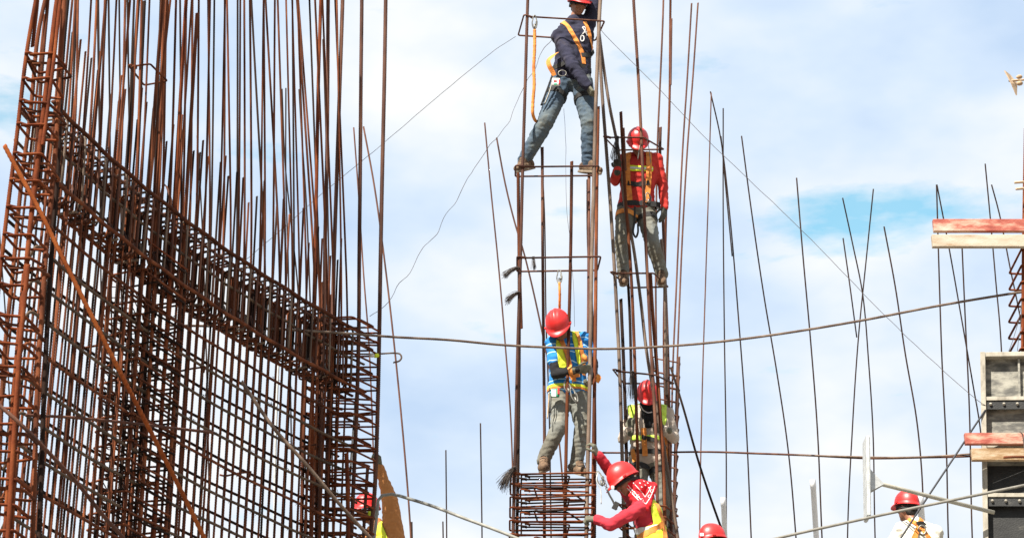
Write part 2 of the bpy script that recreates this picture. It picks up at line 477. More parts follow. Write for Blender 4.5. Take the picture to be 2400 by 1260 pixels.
def rag(name, base, tipdir, length, n, mat, label, cat, spread=0.05, r=0.0016, group=None):
    """a tuft of soft tie wires: thin strands drooping from one knot"""
    V, Fc = [], []
    for i in range(n):
        d = Vector(tipdir) + Vector((random.gauss(0, .13), random.gauss(0, .15), random.gauss(0, .13)))
        d.normalize()
        ln_ = length * random.uniform(0.75, 1.05)
        p_ = Vector(base) + Vector((random.gauss(0, .006), random.gauss(0, .006), random.gauss(0, .008)))
        pts = [p_]
        for k in range(1, 6):
            f_ = k / 5
            pts.append(p_ + d * ln_ * f_ + Vector((0, 0, -length * 0.4 * f_ * f_)))
        v_, f2 = tube(pts, r, 4)
        o_ = len(V)
        V += v_
        Fc += [tuple(x + o_ for x in f3) for f3 in f2]
    # the knot that grips the bar
    kn = [Vector(base) + Vector((0.022 * math.cos(a), 0.022 * math.sin(a), 0.003 * math.sin(3 * a))) for a in [2 * PI * k / 10 for k in range(10)]]
    v_, f2 = tube(kn, 0.006, 5, closed=True)
    o_ = len(V); V += v_; Fc += [tuple(x + o_ for x in f3) for f3 in f2]
    o = mesh_obj(name, V, Fc, mat)
    return tag(o, label, cat, group)

# ---------------------------------------------------------------- the curved wall mats on the left
# plan of the camera-side mat, read off the beam's top line
def wall_x(y): return 0.03882931 * y * y - 0.82757908 * y + 0.44314182
WTOP = 9.04
_ys = [12.2 + 0.01 * i for i in range(760)]
_arc = [0.0]
for i in range(1, len(_ys)):
    _arc.append(_arc[-1] + math.hypot(_ys[i] - _ys[i - 1], wall_x(_ys[i]) - wall_x(_ys[i - 1])))
def wall_at(s):
    """arc length -> (point in plan, along, towards the camera side)"""
    i = min(max(int(np.searchsorted(_arc, s)), 1), len(_ys) - 1)
    y = _ys[i]
    dx = 2 * 0.03882931 * y - 0.82757908
    a_ = Vector((dx, 1, 0)).normalized()
    return Vector((wall_x(y), y, 0)), a_, Vector((a_.y, -a_.x, 0))
def arc_of(y): return float(np.interp(y, _ys, _arc))
S0, S1 = arc_of(14.0), arc_of(18.45)
WTH = 0.20

wall = thing('rebar_wall', 'curved wall of crossing rusty reinforcement bars below a tied beam cage', 'rebar wall')
wall.location = (wall_at(S0)[0].x, wall_at(S0)[0].y, LOWER)
bpy.context.view_layer.update()
WM = Matrix.Translation(-wall.location)

def rel(pts, par):
    return [p_ - par.location for p_ in pts]

# shared vertical bars: bottom at z=0; the long ones spring to one side above the beam
vert_meshes = {'long': [], 'short': []}
LEANS = [0.03, 0.0, -0.03, -0.05, -0.07, -0.09, -0.11]
for kind, ln_, lst in (('long', 9.5, LEANS), ('short', 6.0, [0] * 5)):
    for k, le in enumerate(lst):
        bx, by = random.uniform(-.010, .010), random.uniform(-.010, .010)
        ly = random.uniform(-.02, .02)
        pts = []
        for i in range(20):
            zv = ln_ * i / 19
            ov = max(0.0, zv - 4.9)
            pts.append(Vector((bx * math.sin(zv * .9) + le * (ov - .35 * (1 - math.exp(-ov / .35))), by * math.sin(zv * 1.1 + k) + ly * ov, zv)))
        V, Fc = ribbed(pts, 0.0106, 0.024, 6, 0.16)
        me = bpy.data.meshes.new('vertical_bar')
        me.from_pydata([tuple(v) for v in V], [], Fc)
        me.polygons.foreach_set('use_smooth', [True] * len(me.polygons))
        me.materials.append(M['rust'])
        vert_meshes[kind].append(me)

def vertical(me, pos, leanx, leany, par, scale=1.0, zs=1.0, mat=None):
    o = bpy.data.objects.new('vertical_bar', me)
    link(o, par)
    o.location = pos - par.location
    q = Vector((0, 0, 1)).rotation_difference(Vector((leanx, leany, 1)))
    o.rotation_mode = 'QUATERNION'
    o.rotation_quaternion = q
    o.scale = (scale, scale, zs)
    if mat:
        o.material_slots[0].link = 'OBJECT'
        o.material_slots[0].material = M[mat]
    return o

random.seed(11)
s = S0 + 0.05
k = 0
while s < S1 + 0.1:
    for side in (0, 1):
        c, a_, t_ = wall_at(s + (0.04 if side else 0))
        base = c - t_ * (0.012 if side == 0 else WTH) + Vector((0, 0, LOWER))
        j = a_ * random.gauss(0, .005)
        fr = (s - S0) / (S1 - S0)
        li = min(max(int(round(1.2 + fr * 3.0 + random.gauss(0, .8))), 0), 6)
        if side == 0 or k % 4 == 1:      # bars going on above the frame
            vertical(vert_meshes['long'][li], base + j, random.gauss(0, .001), random.gauss(0, .001), wall, random.uniform(.9, 1.1), 1.0, None if side == 0 else 'shaded_rust')
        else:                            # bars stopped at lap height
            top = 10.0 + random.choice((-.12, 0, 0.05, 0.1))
            vertical(random.choice(vert_meshes['short']), base + j, random.gauss(0, .001), random.gauss(0, .001), wall, random.uniform(.9, 1.05), (top - LOWER) / 6.0, 'shaded_rust' if k % 3 else None)
        if side == 0 and k % 3 == 0:     # a lapped starter beside the long bar
            vertical(random.choice(vert_meshes['short']), base + j + a_ * .026, random.gauss(-.004, .002), 0, wall, 1.0, (10.05 + random.gauss(0, .1) - LOWER) / 6.0)
    s += 0.113
    k += 1

# horizontals of the two mats, following the curve and ending in hooks at the near end
z = WTOP - 0.86
k = 0
while z > 5.2:
    for side in (0, 1):
        zz_ = z - (0.05 if side else 0) + random.gauss(0, .012)
        off = 0.012 if side == 0 else -(WTH + 0.024)
        pts = []
        n = 26
        s_a = S0 - (0.02 if side == 0 else 0.1)
        for i in range(n + 1):
            c, a_, t_ = wall_at(s_a + (S1 + 0.25 - s_a) * i / n)
            sag = 0.004 * math.sin(i * 0.9 + k * 2.1 + side)
            pts.append(c + t_ * off + Vector((0, 0, zz_ + sag)))
        if side == 0:
            c, a_, t_ = wall_at(s_a)
            pts = [pts[0] - t_ * 0.10 + Vector((0, 0, -.17)), pts[0] - a_ * .035 - t_ * .012 + Vector((0, 0, -.02))] + pts
        bar('horizontal_bar', rel(pts, wall), 0.0130, ('rust_olive' if k % 4 else 'rust') if side == 0 else 'shaded_rust', wall, 0.024, 6)
    z -= 0.262
    k += 1

# odd cross ties through the wall
for (sv, zv) in ((1.2, 7.6), (2.6, 7.9), (3.4, 7.2), (4.4, 7.75), (2.0, 6.7), (3.9, 6.5), (4.9, 6.9)):
    c, a_, t_ = wall_at(S0 + sv)
    p0 = c + t_ * 0.04 + Vector((0, 0, zv))
    bar('cross_tie', rel([p0 + Vector((0, 0, -.05)), p0 + t_ * .01, p0 - t_ * .26, p0 - t_ * .28 - a_ * .05], wall), 0.009, 'rust', wall, 0, 6)

# knots of tie wire at the crossings
V, Fc = [], []
for i in range(320):
    sv = random.uniform(S0, S1)
    c, a_, t_ = wall_at(sv)
    zv = WTOP - 0.86 - 0.262 * random.randint(0, 9)
    p0 = c + t_ * 0.010 + Vector((0, 0, zv))
    d = (t_ * random.uniform(.2, 1) + a_ * random.gauss(0, .6) + Vector((0, 0, random.gauss(0, .6)))).normalized()
    pts = [p0 - a_ * .016 - Vector((0, 0, .02)), p0 + t_ * .016, p0 + a_ * .016 + Vector((0, 0, .02)), p0 + d * random.uniform(.015, .04)]
    v_, f2 = tube(rel(pts, wall), 0.0026, 4)
    o_ = len(V); V += v_; Fc += [tuple(x + o_ for x in f3) for f3 in f2]
o = mesh_obj('wire_knots', V, Fc, 'tie_wire', wall); o['kind'] = 'stuff'

# ---------------------------------------------------------------- the beam cage along the wall's head
beam = thing('rebar_beam_cage', 'long tied beam cage of closely spaced looped stirrups along the wall head', 'rebar cage')
c, a_, t_ = wall_at(S0)
beam.location = c + Vector((0, 0, WTOP - 0.58))
BW = 0.215
BH = 0.58
def beam_line(off, zv, r, mat, nm, s_a=-0.15, s_b=0.25, wob=0.006):
    pts = []
    for i in range(31):
        c, a_, t_ = wall_at(S0 + s_a + (S1 - S0 + s_b - s_a) * i / 30)
        pts.append(c + t_ * off + Vector((0, 0, zv + wob * math.sin(i * 1.7 + off * 20))))
    bar(nm, rel(pts, beam), r, mat, beam, 0.024, 7)
for off in (0.045, -BW + 0.03):
    beam_line(off + (0.036 if off > 0 else -.005), WTOP + (.02 if off > 0 else 0), 0.0175, 'rust', 'longitudinal_bar')
    beam_line(off, WTOP - 0.06 if off > 0 else WTOP - 0.03, 0.012, 'rust_brown', 'longitudinal_bar')
    beam_line(off + (0.0 if off > 0 else -.02), WTOP - 0.27, 0.012, 'rust_olive', 'longitudinal_bar')
    beam_line(off + (0.03 if off > 0 else 0), WTOP - BH + 0.02, 0.016, 'rust', 'longitudinal_bar')
beam_line(-0.08, WTOP - BH + 0.02, 0.014, 'rust', 'longitudinal_bar')
s = S0 + 0.02
k = 0
random.seed(3)
while s < S1 + 0.12:
    c, a_, t_ = wall_at(s + random.gauss(0, .008))
    lean = a_ * random.gauss(0, .015)
    zt = WTOP + 0.028 + random.gauss(0, .006)
    zb = WTOP - BH + random.gauss(0, .015)
    o1 = 0.068
    o2 = -BW + 0.008
    A_ = c + t_ * o1; B_ = c + t_ * o2
    cr = 0.035
    up = Vector((0, 0, 1))
    pts = [A_ + up * (zb + 0.10 + random.uniform(-.02, .06)) - t_ * random.uniform(.02, .07) + a_ * .012,
           A_ + up * (zb + 0.012) - t_ * 0.01 + a_ * .008]
    pts += [A_ + up * (zb + cr)]
    pts += [A_ + up * (zt - cr) + lean, A_ + up * (zt - cr * .3) - t_ * cr * .3 + lean, A_ + up * zt - t_ * cr + lean,
            B_ + up * zt + t_ * cr + lean, B_ + up * (zt - cr * .3) + t_ * cr * .3 + lean, B_ + up * (zt - cr) + lean,
            B_ + up * (zb + cr), B_ + up * (zb + cr * .3) + t_ * cr * .3, B_ + up * zb + t_ * cr, A_ + up * zb - t_ * cr]
    V, Fc = tube(rel(pts, beam), 0.0105, 6)
    mesh_obj('stirrup', V, Fc, 'rust_grey' if k % 3 == 1 else 'rust_brown', beam)
    # inner tie, set half a pitch on and darker
    q = []
    c, a_, t_ = wall_at(s + .056 + random.gauss(0, .01))
    for (dt, zv) in ((.03, zb + .02), (.03, zt - .07), (.0, zt - .045), (-.13, zt - .045), (-.16, zt - .07), (-.16, zb + .02), (-.13, zb - .01), (.0, zb - .01), (.03, zb + .05)):
        q.append(c + t_ * dt + Vector((0, 0, zv)))
    V, Fc = tube(rel(q, beam), 0.0095, 6)
    mesh_obj('stirrup', V, Fc, 'shaded_rust' if k % 2 else 'rust', beam)
    s += 0.113
    k += 1
V, Fc = [], []
for i in range(110):
    c, a_, t_ = wall_at(random.uniform(S0, S1))
    p0 = c + t_ * 0.06 + Vector((0, 0, WTOP + .03 if i % 2 else WTOP - BH + .03))
    d = (t_ * random.uniform(0, .8) + a_ * random.gauss(0, .5) + Vector((0, 0, random.uniform(.1, 1) if i % 2 else random.gauss(0, .8)))).normalized()
    pts = [p0 - a_ * .02 - Vector((0, 0, .03)), p0 + t_ * .012, p0 + a_ * .02 - Vector((0, 0, .02)), p0 + d * random.uniform(.01, .035)]
    v_, f2 = tube(rel(pts, beam), 0.0026, 4)
    o_ = len(V); V += v_; Fc += [tuple(x + o_ for x in f3) for f3 in f2]
o = mesh_obj('wire_knots', V, Fc, 'tie_wire', beam); o['kind'] = 'stuff'

# ---------------------------------------------------------------- column cages, bars read off the photograph
def cage_root(name, label, pts, z=DECK, group=None):
    t = thing(name, label, 'rebar cage', group)
    t.location = (pts[0].x, pts[0].y, z)
    return t

def add_bars(t, specs):
    """specs: (pixel polyline, Y, radius, material, carried down to the slab?)"""
    for pl, Y, r, mt_, dn in specs:
        pts = px(pl, Y)
        if dn: pts = down(pts, t.location.z - 0.04)
        bar('vertical_bar', rel(pts, t), r, mt_, t, 0.02, 8)

def add_stirrup(t, quad, r=0.009, mat='rust', hook=0.07):
    """quad: four (u, v, Y)"""
    return quad_stirrup('stirrup', rel([P(*q) for q in quad], t), r, mat, t, hook=hook)

def lvl(u, v, Y, dx, dY):
    """the point dx metres across and dY metres behind P(u, v, Y), at the same height"""
    q = P(u, v, Y)
    return Vector((q.x + dx, q.y + dY, q.z))

# near end column of the wall (far left in the frame)
t = cage_root('rebar_column_cage', 'tall bright rusty column cage at the near end of the bar wall', px([(30, 1200)], 13.3), LOWER)
YL = 13.0
add_bars(t, [
    ([(100, -90), (84, 0), (62, 128), (38, 330), (14, 520), (-8, 720), (-40, 1100), (-55, 1290)], YL, 0.0155, 'rust_orange', True),
    ([(150, -90), (134, 0), (118, 130), (92, 350), (72, 520), (52, 740), (36, 1000), (24, 1290)], YL, 0.019, 'rust_orange', True),
    ([(152, -60), (142, 0), (124, 160), (100, 340)], YL - .02, 0.014, 'rust_orange', False),
    ([(128, -80), (106, 0), (88, 90), (72, 260), (50, 430), (30, 640), (8, 860), (-10, 1290)], YL + .30, 0.016, 'rust', True),
    ([(115, -80), (112, 0), (100, 140), (84, 360), (62, 620), (40, 900), (26, 1290)], YL + .33, 0.014, 'rust', True),
    ([(150, -80), (150, 0), (143, 120), (128, 380), (106, 620), (88, 900), (74, 1290)], YL + .25, 0.018, 'rust', True),
    ([(166, -80), (158, 0), (146, 140), (136, 380), (118, 640), (104, 900), (90, 1290)], YL + .38, 0.018, 'shaded_rust', True),
    ([(92, -90), (88, 0), (76, 110)], YL + .03, 0.014, 'rust_orange', False),
    ([(66, 620), (48, 800), (34, 1000), (16, 1290)], YL - .03, 0.017, 'rust_orange', True),
    ([(56, 640), (40, 820), (26, 1010), (8, 1290)], YL + .02, 0.015, 'rust_orange', True),
])
random.seed(5)
for i, v in enumerate([128, 188, 238, 293, 362, 424, 487, 551, 606, 668, 736, 800, 857, 932, 993, 1056, 1118, 1180, 1243]):
    ul = float(np.interp(v, [0, 128, 330, 520, 720, 1100, 1260], [84, 62, 38, 14, -8, -40, -55])) - 5
    ur = float(np.interp(v, [0, 130, 350, 520, 740, 1000, 1260], [134, 118, 92, 72, 52, 36, 24])) + 7
    fl, fr = P(ul, v, YL - .03), P(ur, v + random.gauss(0, 3), YL - .03)
    ext = 0.24
    bl = Vector((fl.x + 0.05, fl.y + ext, fl.z + random.gauss(0, .02)))
    br = Vector((fr.x + 0.05, fr.y + ext, fr.z + random.gauss(0, .02)))
    quad_stirrup('stirrup', rel([fl, fr, br, bl], t), 0.0105, 'rust_orange', t, cr=0.03)
    if i % 2 == 0:   # doubled inner tie
        fl2, fr2 = fl + Vector((.02, .03, -.05)), fr + Vector((.04, .06, -.05))
        quad_stirrup('stirrup', rel([fl2, fr2, br + Vector((.03, .05, -.05)), bl + Vector((0, .05, -.05))], t), 0.010, 'rust', t, cr=0.03)

# embedded column half-way along the wall
c, a_, t_ = wall_at(arc_of(15.75))
t = thing('rebar_column_cage', 'dense column cage tied into the middle of the bar wall', 'rebar cage')
t.location = (c.x, c.y, LOWER)
for i, (da, dt) in enumerate(((0, .05), (.22, .05), (.42, .05), (.60, .05), (0, -.24), (.3, -.26), (.58, -.24))):
    p0 = c + a_ * (da - .28) + t_ * dt + Vector((0, 0, LOWER - .04))
    top = 13.2 if i % 2 == 0 else 11.2
    bar('vertical_bar', rel([p0, p0 + Vector((random.gauss(0, .02), 0, 3)), p0 + Vector((random.gauss(-.04, .04), random.gauss(0, .03), top - LOWER))], t), 0.0165, 'rust_orange' if i in (2,) else ('shaded_rust' if i > 3 else 'rust'), t, 0.022, 8)
zz_ = 8.62
while zz_ > 5.0:
    q = [c + a_ * (x - .28) + t_ * y + Vector((0, 0, zz_ + random.gauss(0, .012))) for (x, y) in ((-.03, .075), (.64, .075), (.62, -.28), (-.02, -.28))]
    quad_stirrup('stirrup', rel([q[0], q[1], q[2], q[3]], t), 0.0095, 'rust_orange' if random.random() < .25 else 'rust', t)
    q2 = [p_ + Vector((0, 0, -.035)) for p_ in (q[0] * .7 + q[1] * .3, q[1] * 1.0, q[2], q[3] * .7 + q[2] * .3)]
    quad_stirrup('stirrup', rel(q2, t), 0.009, 'shaded_rust', t)
    zz_ -= 0.135 if zz_ < 8.2 else 0.26
# loose tie on the long bars above the beam
fl, fr, br, bl = P(300, 156, 15.3), P(352, 150, 15.3), P(392, 190, 15.7), P(338, 200, 15.72)
quad_stirrup('stirrup', rel([fl, fr, br, bl], t), 0.009, 'rust', t)

# far end column of the wall (in front of the open sky)
YR = 18.45
t = cage_root('rebar_column_cage', 'thick ribbed column cage with stacked stirrups at the far end of the bar wall', px([(820, 1200)], YR))
add_bars(t, [
    ([(770, -60), (769, 0), (768, 180), (766, 380), (762, 560), (760, 760), (752, 1000), (748, 1290)], YR - .1, 0.0195, 'rust_brown', True),
    ([(804, -60), (803, 0), (797, 180), (789, 420), (783, 600), (779, 760), (770, 1000), (762, 1290)], YR - .05, 0.020, 'rust_brown', True),
    ([(848, -60), (848, 0), (846, 180), (844, 420), (842, 600), (841, 760), (836, 960), (830, 1100), (822, 1290)], YR + .06, 0.0195, 'rust_brown', True),
    ([(905, -60), (904, 0), (901, 180), (896, 400), (892, 600), (889, 780), (884, 1000), (878, 1150), (866, 1290)], YR + .27, 0.0205, 'rust_brown', True),
    ([(754, -60), (752, 0), (746, 200), (742, 420), (738, 620), (734, 800), (728, 1290)], YR - .15, 0.018, 'rust_orange', True),
    ([(756, 660), (752, 820), (745, 1000), (741, 1290)], YR + .1, 0.018, 'rust', True),
    ([(775, 690), (772, 860), (768, 1000), (762, 1290)], YR + .2, 0.018, 'rust', True),
    ([(716, 880), (712, 1000), (705, 1290)], YR - .1, 0.018, 'rust', True),
    ([(812, 1060), (815, 1160), (816, 1290)], YR - .15, 0.020, 'rust_orange', True),
    ([(862, 1090), (858, 1150), (850, 1290)], YR + .3, 0.016, 'rust_brown', True),
])
v = 742
i = 0
random.seed(9)
while v < 1275:
    Yf = YR - .12
    fr = P(826 - (v - 742) * .020, v, Yf)
    fl = Vector((fr.x - .46, fr.y + .03, fr.z + random.gauss(0, .01)))
    rx = float(np.interp(v, [742, 1000, 1260], [.255, .25, .215]))
    br = Vector((fr.x + rx, fr.y + .42, fr.z + random.gauss(0, .012)))
    bl = Vector((fl.x + rx, fl.y + .42, fl.z + random.gauss(0, .012)))
    mt_ = random.choice(('rust_orange', 'rust', 'rust'))
    quad_stirrup('stirrup', rel([fl, fr, br, bl], t), 0.0095, mt_, t, cr=0.03, hook=0.09)
    if i % 2 == 0:
        f2 = Vector((0.05, 0.12, .03)); b2 = Vector((-.06, -.07, .03))
        quad_stirrup('stirrup', rel([fl + f2, fr + Vector((.05, .12, .03)), br + b2, bl + b2], t), 0.0095, 'rust', t, cr=0.05, hook=0.12)
    if i % 3 == 1:
        quad_stirrup('stirrup', rel([fl + Vector((.2, .16, -.02)), fr + Vector((.08, .18, -.02)), br + Vector((0, -.12, -.02)), bl + Vector((.1, -.1, -.02))], t), 0.009, 'rust_orange', t, cr=0.05, hook=0.12)
    v += 28
    i += 1

# tall narrow cage far behind the wall
t = cage_root('rebar_column_cage', 'slender thin-bar column cage standing far behind the bar wall', px([(275, 1200)], 24.0))
for u in (238, 262, 286, 308):
    for dY in (0, .45):
        bar('vertical_bar', rel(down(px([(u - 8 + random.uniform(-3, 3), -40), (u - 2, 600), (u, 1290)], 24 + dY)), t), 0.011, 'shaded_rust', t, 0, 6)
v = 672
while v < 1275:
    fl = P(236, v, 24); fr = P(312, v, 24)
    quad_stirrup('stirrup', rel([fl, fr, fr + Vector((0, .5, 0)), fl + Vector((0, .5, 0))], t), 0.007, 'shaded_rust', t)
    v += 25

# column the first two climbers work on
YA = 18.8
t = cage_root('rebar_column_cage', 'wide open column cage held by the worker in the blue striped shirt', px([(1300, 1200)], YA))
add_bars(t, [
    ([(1240, -60), (1237, 0), (1231, 200), (1225, 395), (1220, 600), (1214, 800), (1209, 1000), (1206, 1110), (1202, 1290)], YA, 0.0165, 'rust_brown', True),
    ([(1214, 405), (1216, 560), (1222, 770)], YA + .01, 0.0155, 'rust', False),
    ([(1215, 408), (1217, 800), (1214, 1100), (1211, 1290)], YA + .32, 0.016, 'shaded_rust', True),
    ([(1271, 345), (1272, 600), (1274, 800), (1276, 1000), (1276, 1290)], YA + .34, 0.0155, 'rust_brown', True),
    ([(1340, 378), (1338, 560), (1335, 700), (1330, 900), (1326, 1100), (1323, 1290)], YA, 0.0165, 'rust', True),
    ([(1412, -60), (1407, 0), (1401, 130), (1396, 260), (1392, 420), (1387, 600), (1384, 780), (1381, 960), (1377, 1110), (1374, 1290)], YA - .03, 0.0195, 'rust_grey', True),
    ([(1384, -60, YA + .5), (1383, 20, YA + .5), (1381, 300, YA + .45), (1380, 600, YA + .12), (1379, 780, YA + .05)], YA, 0.016, 'rust_brown', False),
    ([(1402, 250), (1399, 420), (1397, 600), (1395, 800), (1392, 1000), (1389, 1290)], YA + .10, 0.018, 'rust', True),
    ([(1378, 420), (1379, 560), (1390, 800), (1394, 1000), (1393, 1290)], YA + .34, 0.017, 'shaded_rust', True),
])
def A_quad(vl, vr, ul, ur, dep=.36, sh=0.0, dz=0.0):
    fl, fr = P(ul, vl, YA - .02), P(ur, vr, YA - .05)
    return [fl, fr, fr + Vector((-.02 + sh, dep, dz)), fl + Vector((.0 + sh, dep, dz))]
def A_st(*a, mat='rust_brown', r=0.0095, **k):
    quad_stirrup('stirrup', rel(A_quad(*a, **k), t), r, mat, t)
A_st(38, 50, 1228, 1417, dep=.40, sh=-.06)
A_st(391, 389, 1208, 1404, dep=.22)
A_st(604, 601, 1212, 1408, dep=.34)
v = 1106
random.seed(21)
i = 0
while v < 1280:
    jl, jr = random.gauss(0, 2), random.gauss(0, 2)
    A_st(v + jl + 3, v + jr - 2, 1197 - (v - 1106) * .02, 1398 - (v - 1106) * .045, dep=.29, mat=random.choice(('rust_orange', 'rust', 'rust')))
    # inner ties set askew in the cage
    q = A_quad(v + jl + 8, v + jr + 6, 1222, 1335, dep=.37)
    if i % 2: q = [q[0] + Vector((.12, .03, 0)), q[1] + Vector((-.02, .03, 0)), q[2] + Vector((.16, 0, 0)), q[3] + Vector((.16, 0, 0))]
    quad_stirrup('stirrup', rel(q, t), 0.0085, 'rust' if i % 3 else 'shaded_rust', t)
    q = A_quad(v + jl + 15, v + jr + 13, 1212 + 8 * (i % 2), 1386 - 6 * (i % 3), dep=.26)
    quad_stirrup('stirrup', rel(q, t), 0.0085, 'rust_orange' if i % 2 else 'shaded_rust', t)
    v += 28.6
    i += 1
# bent tie-wire tufts on it
rag('tie_wire_bundle', P(1213, 628, YA - .03), (-1, -.15, -.25), 0.15, 70, 'tie_wire', 'upper spray of black tie wire twisted on the cage post', 'tie wire')
rag('tie_wire_bundle', P(1215, 686, YA - .03), (-.9, -.15, -.35), 0.14, 60, 'tie_wire', 'lower small spray of tie wire hanging on the cage post', 'tie wire')
rag('tie_wire_bundle', P(1206, 1095, YA - .03), (-.5, -.2, -.55), 0.20, 110, 'tie_wire', 'long drooping tie wire bundle at the top of the stacked stirrups', 'tie wire')
rag('tie_wire_bundle', P(1250, 604, YA - .03), (.1, -.1, -1), 0.10, 30, 'tie_wire', 'loose hair-thin wires hanging from the cage tie above the snap hook', 'tie wire')

# second column, right of it
YB = 19.75
t = cage_root('rebar_column_cage', 'leaning column cage held by the worker in the plain red shirt', px([(1500, 1200)], YB))
add_bars(t, [
    ([(1400, -30), (1403, 60), (1410, 200), (1421, 350), (1432, 500), (1443, 680), (1452, 860), (1458, 1060), (1464, 1290)], YB - .1, 0.0185, 'rust_grey', True),
    ([(1402, 60), (1411, 130), (1428, 245), (1446, 335), (1457, 420), (1466, 490), (1483, 570), (1501, 700), (1515, 820), (1530, 910), (1552, 1025), (1572, 1150), (1592, 1290)], YB - .05, 0.017, 'rust_grey', True),
    ([(1483, -40), (1486, 20), (1496, 180), (1502, 300), (1507, 420), (1513, 560), (1520, 700), (1526, 820), (1532, 920), (1538, 1040), (1542, 1290)], YB - .22, 0.0165, 'rust_brown', True),
    ([(1455, 262), (1461, 380), (1467, 480), (1475, 580), (1481, 680), (1486, 800), (1490, 920), (1495, 1080), (1499, 1290)], YB - .2, 0.0165, 'rust', True),
    ([(1461, 300), (1466, 400)], YB - .15, 0.014, 'rust_brown', False),
    ([(1524, 640), (1530, 740), (1538, 840), (1547, 970), (1554, 1080), (1560, 1290)], YB - .15, 0.019, 'rust', True),
    ([(1550, 560), (1557, 650), (1560, 760), (1561, 925)], YB + .15, 0.018, 'rust_grey', False),
    ([(1470, 625), (1476, 740), (1480, 900)], YB + .3, 0.015, 'shaded_rust', False),
    ([(1455, 700), (1462, 860), (1468, 1060), (1471, 1290)], YB + .25, 0.018, 'shaded_rust', True),
    ([(1548, 298), (1547, 360), (1554, 520), (1560, 680), (1566, 850), (1570, 1100), (1574, 1290)], YB + .3, 0.016, 'rust_brown', True),
])
def B_st(fl, fr, br, bl, mat='rust_brown'):
    quad_stirrup('stirrup', rel([P(*fl), P(*fr), P(*br), P(*bl)], t), 0.0095, mat, t)
B_st((1414, 322, YB - .22), (1507, 322, YB - .24), (1556, 350, YB + .34), (1446, 352, YB + .34))
B_st((1430, 640, YB - .22), (1532, 640, YB - .22), (1566, 672, YB + .36), (1476, 674, YB + .36))
B_st((1436, 868, YB - .22), (1535, 878, YB - .24), (1580, 898, YB + .34), (1462, 898, YB + .34))
for i in range(6):
    v = 1185 + 26 * i
    B_st((1450, v, YB - .2), (1560, v, YB - .2), (1590, v + 24, YB + .36), (1480, v + 24, YB + .36), mat='rust')
rag('tie_wire_bundle', P(1447, 322, YB - .26), (-.1, -.15, -1), 0.22, 90, 'tie_wire', 'thick black wire hank hung beside the red-shirted worker gripping hand', 'tie wire')
rag('tie_wire_bundle', P(1482, 872, YB - .26), (.02, -.1, -1), 0.22, 70, 'tie_wire', 'thick wire hank hung above the worker in the black scarf', 'tie wire')

# third slender cage behind
YE = 22.0
t = cage_root('rebar_column_cage', 'slender dark column cage rising behind the worker in the black scarf', px([(1570, 1200)], YE))
add_bars(t, [
    ([(1556, -40), (1553, 60), (1547, 200), (1541, 340), (1538, 500), (1537, 700), (1540, 900), (1545, 1290)], YE, 0.0115, 'rust_brown', True),
    ([(1572, -40), (1571, 40), (1569, 250), (1563, 420), (1559, 600), (1556, 800), (1560, 1000), (1562, 1290)], YE + .1, 0.0145, 'rust', True),
    ([(1574, 44), (1572, 200)], YE + .05, 0.012, 'rust_brown', False),
    ([(1621, 8), (1611, 180), (1600, 350), (1591, 540), (1584, 700), (1577, 860), (1574, 1000), (1570, 1290)], YE, 0.0105, 'rust_brown', True),
    ([(1636, 7), (1624, 180), (1611, 350), (1600, 540), (1593, 700), (1587, 860), (1583, 1000), (1577, 1290)], YE + .3, 0.0105, 'rust_brown', True),
    ([(1592, 835), (1588, 960), (1584, 1100), (1580, 1290)], YE - .05, 0.013, 'rust_brown', True),
    ([(1562, 830), (1564, 960), (1566, 1100), (1566, 1290)], YE + .35, 0.013, 'shaded_rust', True),
])
v = 838
while v < 1275:
    fl = P(1530, v, YE - .05); fr = P(1594 - (v - 838) * .02, v + 12, YE - .05)
    quad_stirrup('stirrup', rel([fl, fr, fr + Vector((0, .45, 0)), fl + Vector((.05, .45, 0))], t), 0.0085, 'rust_brown', t, hook=.05)
    v += 31

# cage inside the formwork at the right edge
YC = 17.75
t = cage_root('rebar_column_cage', 'bright rust column cage rising out of the steel form', px([(2440, 1200)], YC))
add_bars(t, [
    ([(2404, 300), (2399, 600), (2397, 840), (2390, 1290)], YC, 0.018, 'rust_orange', True),
    ([(2470, 300), (2462, 840), (2452, 1290)], YC, 0.018, 'rust_orange', True),
    ([(2540, 300), (2530, 840), (2515, 1290)], YC, 0.018, 'rust_orange', True),
    ([(2406, 320), (2402, 840), (2398, 1290)], YC + .5, 0.018, 'rust', True),
    ([(2536, 320), (2528, 840), (2518, 1290)], YC + .5, 0.018, 'rust', True),
])
v = 585
while v < 835:
    fl = P(2396 - (v - 585) * .01, v, YC - .03); fr = P(2536, v + 6, YC - .03)
    quad_stirrup('stirrup', rel([fl, fr, fr + Vector((.0, .56, 0)), fl + Vector((.0, .56, 0))], t), 0.0105, 'rust_orange', t)
    v += 39
# ---------------------------------------------------------------- loose and starter bars
def ribbed_loose(name, label, cat, pts, r, mat, pitch, depth):
    V, Fc = ribbed(pts, r, pitch, 10, depth)
    return tag(mesh_obj(name, V, Fc, mat), label, cat)

def loose(name, label, cat, pts, r, mat, ribs=0.018, group=None, sides=8):
    o = bar(name, pts, r, mat, None, ribs, sides)
    return tag(o, label, cat, group)

